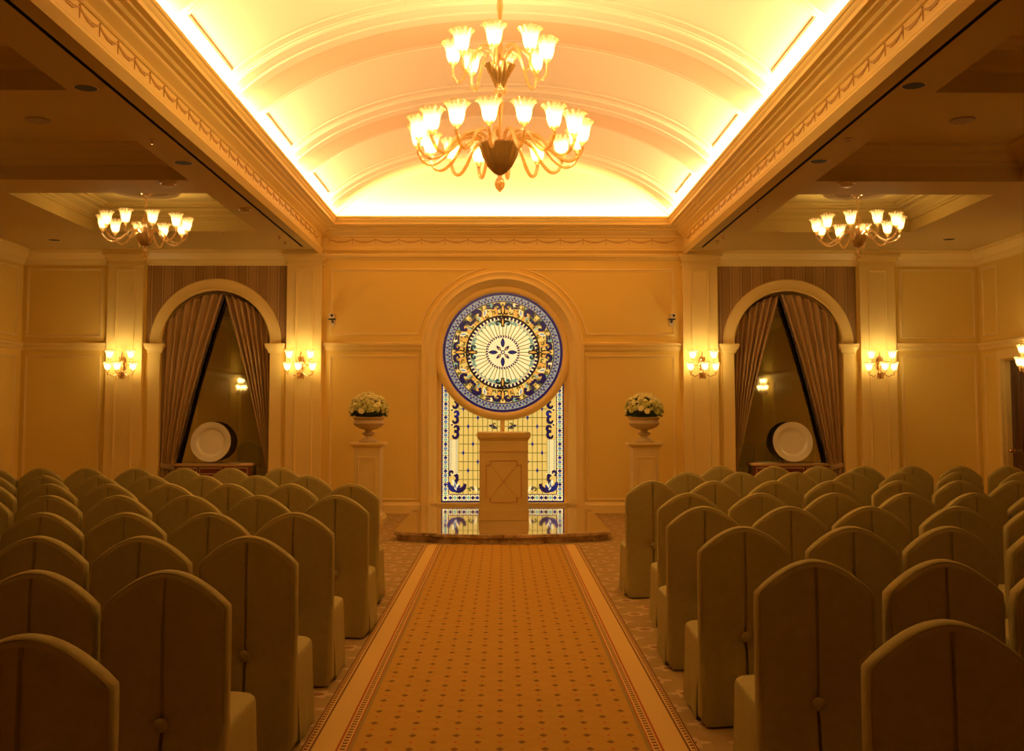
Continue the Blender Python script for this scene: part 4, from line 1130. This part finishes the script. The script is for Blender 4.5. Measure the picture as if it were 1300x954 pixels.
for i in range(8):
    sh = make_arm(CH, pth, h1, -PI/2+math.radians(-6.5+45*i), BULB_W, 0.013, True, sh)

# ---- side chandeliers
def side_chandelier(s):
    D = 13.95; side = 'left' if s < 0 else 'right'
    t = empty('chandelier', (s*4.72, D, 0), 0, 'small single-tier glass chandelier under the coffer of the %s aisle' % side, 'chandelier', 'aisle chandeliers')
    zc_ = ZC+0.37; zz = lambda py: P(178, py, D).z
    mb = MB()
    for r0, r1 in ((0.40, 0.46), (0.26, 0.30), (0.12, 0.16)): mb.lathe([(r0, 0), (r0+0.01, -0.05), ((r0+r1)/2, -0.085), (r1-0.01, -0.06), (r1, 0)], (0, 0, zc_), 48, cap=False)
    mb.lathe([(0.44, -0.008), (0.001, -0.01)], (0, 0, zc_), 48, cap=False)
    for i in range(32):
        a = 2*PI*i/32; mb.lathe([(0.02, 0), (0.018, -0.03), (0.001, -0.04)], (0.35*math.cos(a), 0.35*math.sin(a), zc_), 6)
        mb.lathe([(0.014, 0), (0.012, -0.02), (0.001, -0.03)], (0.21*math.cos(a), 0.21*math.sin(a), zc_), 6)
    mb.build('ceiling_rose', M['rose'], t, smooth=40)
    mb = MB(); mb.lathe([(0.01, zc_-0.14), (0.05, zc_-0.13), (0.09, zc_-0.09), (0.06, zc_-0.06), (0.07, zc_-0.01)], seg=20)
    mb.tube([(0, 0, zc_-0.1), (0, 0, zz(300))], 0.012, 8)
    mb.lathe([(0.012, zz(296)), (0.04, zz(292)), (0.03, zz(286)), (0.045, zz(280)), (0.02, zz(272))], seg=16)
    mb.build('stem', M['arm'], t, smooth=50)
    b0, b1 = zz(313), zz(298)
    mb = MB(); mb.lathe([(0.02, b0), (0.06, b0+0.02), (0.10, b0+0.08), (0.115, b1), (0.09, b1), (0.02, b1-0.02)], seg=56, flute=rib_f); mb.build('bowl', M['gold'], t, smooth=60)
    mb = MB(); mb.lathe([(0.008, 0), (0.03, -0.04), (0.035, -0.08), (0.015, -0.12), (0.03, -0.14), (0.003, -0.17)], (0, 0, b0+0.01), 20); mb.build('finial', M['arm'], t, smooth=60)
    R = 51.5*D/FPX; zt = zz(275.5)
    h_ = head_set(0.17, 0.088, 0.034); e = zt-0.17-0.05
    pth = [(0.07, 0, b1-0.01), (0.12, 0, b1+0.05), (0.20, 0, b1+0.05), (0.29, 0, b1-0.05), (0.38, 0, b1-0.10), (0.47, 0, b1-0.08), (R, 0, b1-0.01), (R, 0, e)]
    shd = None
    for i in range(10): shd = make_arm(t, pth, h_, -PI/2+math.radians((-8 if s < 0 else 8)+36*i), SIDE_W, 0.012, True, shd)
for s in (-1, 1): side_chandelier(s)

# ---- wall sconces: two lamps above, three below
def sconce(loc, rz, label):
    t = empty('wall_sconce', loc, rz, label, 'wall lamp', 'glass wall sconces')
    # local: wall is y=0, room is -y
    mb = MB(); mb.prism([(0.055*math.cos(2*PI*i/20), 0.0+0.11*math.sin(2*PI*i/20)) for i in range(20)], -0.02, -0.001); mb.build('wall_plate', M['brass'], t, smooth=40, bevel=0.004)
    mb = MB(); mb.tube([(0, -0.02, -0.02), (0, -0.07, -0.03)], 0.012, 8)
    mb.lathe([(0.004, -0.24), (0.02, -0.22), (0.05, -0.17), (0.055, -0.15), (0.03, -0.14), (0.018, -0.1), (0.03, -0.05), (0.02, 0.0), (0.035, 0.04), (0.02, 0.08), (0.03, 0.11), (0.008, 0.17), (0.002, 0.2)], (0, -0.08, 0), 18)
    mb.build('stem', M['gold'], t, smooth=50)
    mb = MB()
    for i in range(8):
        a = 2*PI*i/8; mb.lathe([(0.001, 0), (0.008, 0.02), (0.010, 0.05), (0.003, 0.085)], (0.045*math.cos(a), -0.08+0.045*math.sin(a), -0.25), 6)
        mb.lathe([(0.001, 0), (0.006, 0.015), (0.008, 0.035), (0.002, 0.06)], (0.04*math.cos(a), -0.08+0.04*math.sin(a), 0.05), 6)
    mb.build('glass_drops', M['arm'], t, smooth=50)
    h_ = head_set(0.125, 0.078, 0.030)
    hub = empty('arm_hub', (0, -0.08, 0), 0)
    bpy.data.objects.remove(hub)
    for angs, zo, R, ze in (((-62, 62), 0.05, 0.19, 0.03), ((-72, 0, 72), -0.12, 0.21, -0.16)):
        pth = [(0.02, 0, zo), (0.07, 0, zo-0.05), (0.13, 0, zo-0.085), (0.18, 0, zo-0.06), (R, 0, ze-0.02), (R, 0, ze)]
        shd = None
        for a in angs:
            if shd is None:
                shd = make_arm(t, pth, h_, -PI/2+math.radians(a), SCONCE_W, 0.008, True, None)
            else: make_arm(t, pth, h_, -PI/2+math.radians(a), SCONCE_W, 0.008, True, shd)
    for ch in t.children:
        if ch.name.split('.')[0] == 'arm': ch.location = (0, -0.08, 0)
zs_ = P(383, 462, YB-0.1).z
for px, lb in ((157, 'five-lamp sconce on the outer pilaster left of the left niche'), (383, 'five-lamp sconce on the pilaster between left niche and centre wall'),
               (890.5, 'five-lamp sconce on the pilaster between right niche and centre wall'), (1115, 'five-lamp sconce on the outer pilaster right of the right niche')):
    sconce((P(px, 462, YB-0.1).x, YB-0.10, zs_), 0, lb)
sconce((XW, 15.2, zs_), -PI/2, 'five-lamp sconce on the right side wall beside the dark door')
sconce((XW, 3.8, zs_), -PI/2, 'five-lamp sconce on the right side wall near the rear rows')
sconce((-XW, 3.8, zs_), PI/2, 'five-lamp sconce on the left side wall near the rear rows')
sconce((XW, 9.6, zs_), -PI/2, 'five-lamp sconce on the right side wall beside the middle rows')
sconce((-XW, 9.6, zs_), PI/2, 'five-lamp sconce on the left side wall beside the middle rows')

# ================================================================== CHAIRS
def crest(u): 
    a = abs(u)
    return 0.90*(1-a**1.95) + 0.10*(0.5*(1+math.cos(PI*a)))
CW = 0.232
def chair_meshes():
    # back cover
    H0, H1 = 0.885, 1.0
    us = sorted(set([round(-1+2*i/20, 4) for i in range(21)] + [-0.035, -0.012, 0.012, 0.035]) - {0.0}) 
    nz = 26; y_back, y_front, r = -0.040, 0.040, 0.025
    def halfw(z): return CW*(1.0 + 0.025*max(0, (0.45-z)/0.45))
    def ring_pts(us, inset):
        pass
    def grid(y, rear):
        G_ = []
        for j in range(nz+1):
            t = j/nz; row = []
            for u in us:
                ztop = H0+(H1-H0)*crest(u)-r*0.9
                z = 0.012+(ztop-0.012)*t
                x = u*(halfw(z)-r*0.8)
                yy = y
                if rear:
                    if z < 0.46:
                        k = (0.46-z)/0.46; yy -= 0.045*k + 0.010*k*math.sin(u*7+1.0)*1.0
                        yy += 0.006*math.exp(-((z-0.43)/0.03)**2)*(1-abs(u))
                    else: yy -= 0.010*math.sin(PI*(z-0.46)/0.54)*(1-u*u)
                    if abs(u) < 0.02 and z < ztop-0.02:
                        k = 0.012 if z > 0.45 else 0.03
                        yy += k
                    d2 = (x*x+(z-0.447)**2)/0.045**2; yy += 0.012*math.exp(-d2)
                row.append(Vector((x, yy, z)))
            G_.append(row)
        return G_
    mb = MB(); A = grid(y_back, True); B = grid(y_front, False); nu = len(us)
    def loop_of(G_): 
        return [G_[0][i] for i in range(nu)] + [G_[j][nu-1] for j in range(1, nz+1)] + [G_[nz][i] for i in range(nu-2, -1, -1)] + [G_[j][0] for j in range(nz-1, 0, -1)]
    for G_ in (A, B):
        o = len(mb.v); mb.v += [tuple(p) for row in G_ for p in row]
        for j in range(nz):
            for i in range(nu-1): mb.f.append((o+j*nu+i, o+j*nu+i+1, o+(j+1)*nu+i+1, o+(j+1)*nu+i)); mb.mi.append(0)
    la, lb = loop_of(A), loop_of(B); n = len(la)
    def outn(i):
        p0, p1 = lb[i-1], lb[(i+1) % n]; d = (p1-p0); v_ = Vector((d.z, 0, -d.x)); 
        return v_.normalized() if v_.length > 1e-9 else Vector((0, 0, 1))
    N = [outn(i) for i in range(n)]
    for i in range(n):
        if i < nu: N[i] = Vector((0, 0, 0))     # hem stays open and flat
    L = [la]
    for kk in (1, 2, 3):
        a = PI/2*kk/3; L.append([la[i]+N[i]*r*math.sin(a)+Vector((0, r*(1-math.cos(a)), 0)) for i in range(n)])
    for kk in (3, 2, 1):
        a = PI/2*kk/3; L.append([lb[i]+N[i]*r*math.sin(a)-Vector((0, r*(1-math.cos(a)), 0)) for i in range(n)])
    L.append(lb)
    mb.loops(L, True)
    back_ = mb
    # seat cover with skirt
    mb = MB()
    def outline(hw, y0, y1, rr, n=6):
        pts = [(-hw, y0), (hw, y0)]
        for c_, a0 in (((hw-rr, y1-rr), 0), ((-hw+rr, y1-rr), PI/2)):
            for k in range(n+1): a = a0+PI/2*k/n; pts.append((c_[0]+rr*math.cos(a), c_[1]+rr*math.sin(a)))
        # refine the straight runs
        out_ = []
        for i, p in enumerate(pts):
            q_ = pts[(i+1) % len(pts)]; d = math.hypot(q_[0]-p[0], q_[1]-p[1]); m_ = max(1, int(d/0.03))
            for k in range(m_): out_.append((p[0]+(q_[0]-p[0])*k/m_, p[1]+(q_[1]-p[1])*k/m_))
        return out_
    base = outline(CW-0.004, 0.045, 0.50, 0.05); cy = 0.27
    rows = [(0.97-0.2, 0.437), (0.955, 0.435), (0.985, 0.428), (1.0, 0.412), (1.004, 0.38), (1.01, 0.28), (1.03, 0.15), (1.05, 0.012)]
    L = []
    for sc_, z in rows:
        loop = []
        for i, (x, y) in enumerate(base):
            k = max(0, (0.40-z)/0.39); wv = 1+0.018*k*math.sin(i*0.95)+0.012*k*math.sin(i*0.41+1)
            yq = cy+(y-cy)*sc_*(wv if y > 0.1 else 1)
            if y < 0.06: yq = 0.045+0.03*k
            loop.append((x*sc_*wv, yq, z-0.012*(abs(x)/CW)**4*(z > 0.40)))
        L.append(loop)
    mb.loops(L, True, True, False)
    seat_ = mb
    bt = MB(); bt.lathe([(0.024, 0), (0.027, 0.006), (0.022, 0.014), (0.010, 0.019), (0.001, 0.020)], seg=18)
    pp = MB()
    pts = []
    for i in range(41):
        u = -1+2*i/40; pts.append((u*(CW-0.016), -0.040+0.006, H0+(H1-H0)*crest(u)-0.004))
    pp.tube([(-CW+0.004, -0.036, 0.46)] + [(-CW+0.004, -0.036, 0.8)] + pts[0:0] + [(-CW+0.006, -0.035, 0.865)] + pts + [(CW-0.006, -0.035, 0.865), (CW-0.004, -0.036, 0.8), (CW-0.004, -0.036, 0.46)], 0.0035, 5)
    return back_, seat_, bt, pp
bk, st_, bt, pp = chair_meshes()
proto = empty('slipcovered_chair', (0, 0, 0))
bk.build('backrest_cover', M['fab'], proto, smooth=50)
st_.build('seat_cover', M['fab'], proto, smooth=50)
o = bt.build('button', M['fab'], proto, smooth=50, loc=(0, -0.038, 0.447)); o.rotation_euler = (PI/2, 0, 0)
pp.build('piping', M['fab'], proto, smooth=50)
ROWS = {
 'left': [(594.5, [357, 292.5, 233, 173, 111, 55, -3]), (604, [391, 327, 258, 192, 126, 56, -11]), (614.5, [446, 368.5, 291.5, 214.7, 138.8, 62.6, -15]),
          (629, [427, 329, 240, 151, 62.6, -26]), (651, [374, 267, 160.8, 61, -43]), (681, [316, 181, 49]), (724.5, [213.5, 52.5]), (806, [36])],
 'right': [(592.4, [914, 982.7, 1040, 1096, 1157, 1218.8, 1280.5]), (600, [872.3, 940, 1010.6, 1081, 1146, 1217, 1298]), (611, [828, 906.5, 982.7, 1055.5, 1141, 1218, 1289]),
          (626.5, [874.5, 965, 1059.7, 1152, 1234, 1316]), (643.7, [893, 1001.3, 1103.7, 1214.5, 1322]), (669.5, [943, 1080, 1204, 1336]), (712, [1032, 1195.5, 1358]), (789.7, [1200])]}
ords = ['first', 'second', 'third', 'fourth', 'fifth', 'sixth', 'seventh', 'eighth']
firstc = True; rr = random.Random(11)
for side, rows in ROWS.items():
    for ri, (py, xs) in enumerate(rows):
        # depth of the row: crest height is 1.0 m
        D = PZ(638, py, 1.0).y
        X_ = [P(px, py, D).x for px in xs]; sg = 1 if side == 'right' else -1
        for i in range(1, len(X_)):
            if sg*(X_[i]-X_[i-1]) < 0.492: X_[i] = X_[i-1]+sg*0.492
        for ci, x in enumerate(X_):
            c_ = proto if firstc else copy_tree(proto); firstc = False
            c_.location = (x, D, 0); c_.rotation_euler = (0, 0, rr.uniform(-0.015, 0.015))
            tag(c_, 'slipcovered chair in %s row from the platform, %s from the aisle, %s block' % (ords[ri], ords[ci], side), 'chair', 'slipcovered chairs in the %s block' % side)
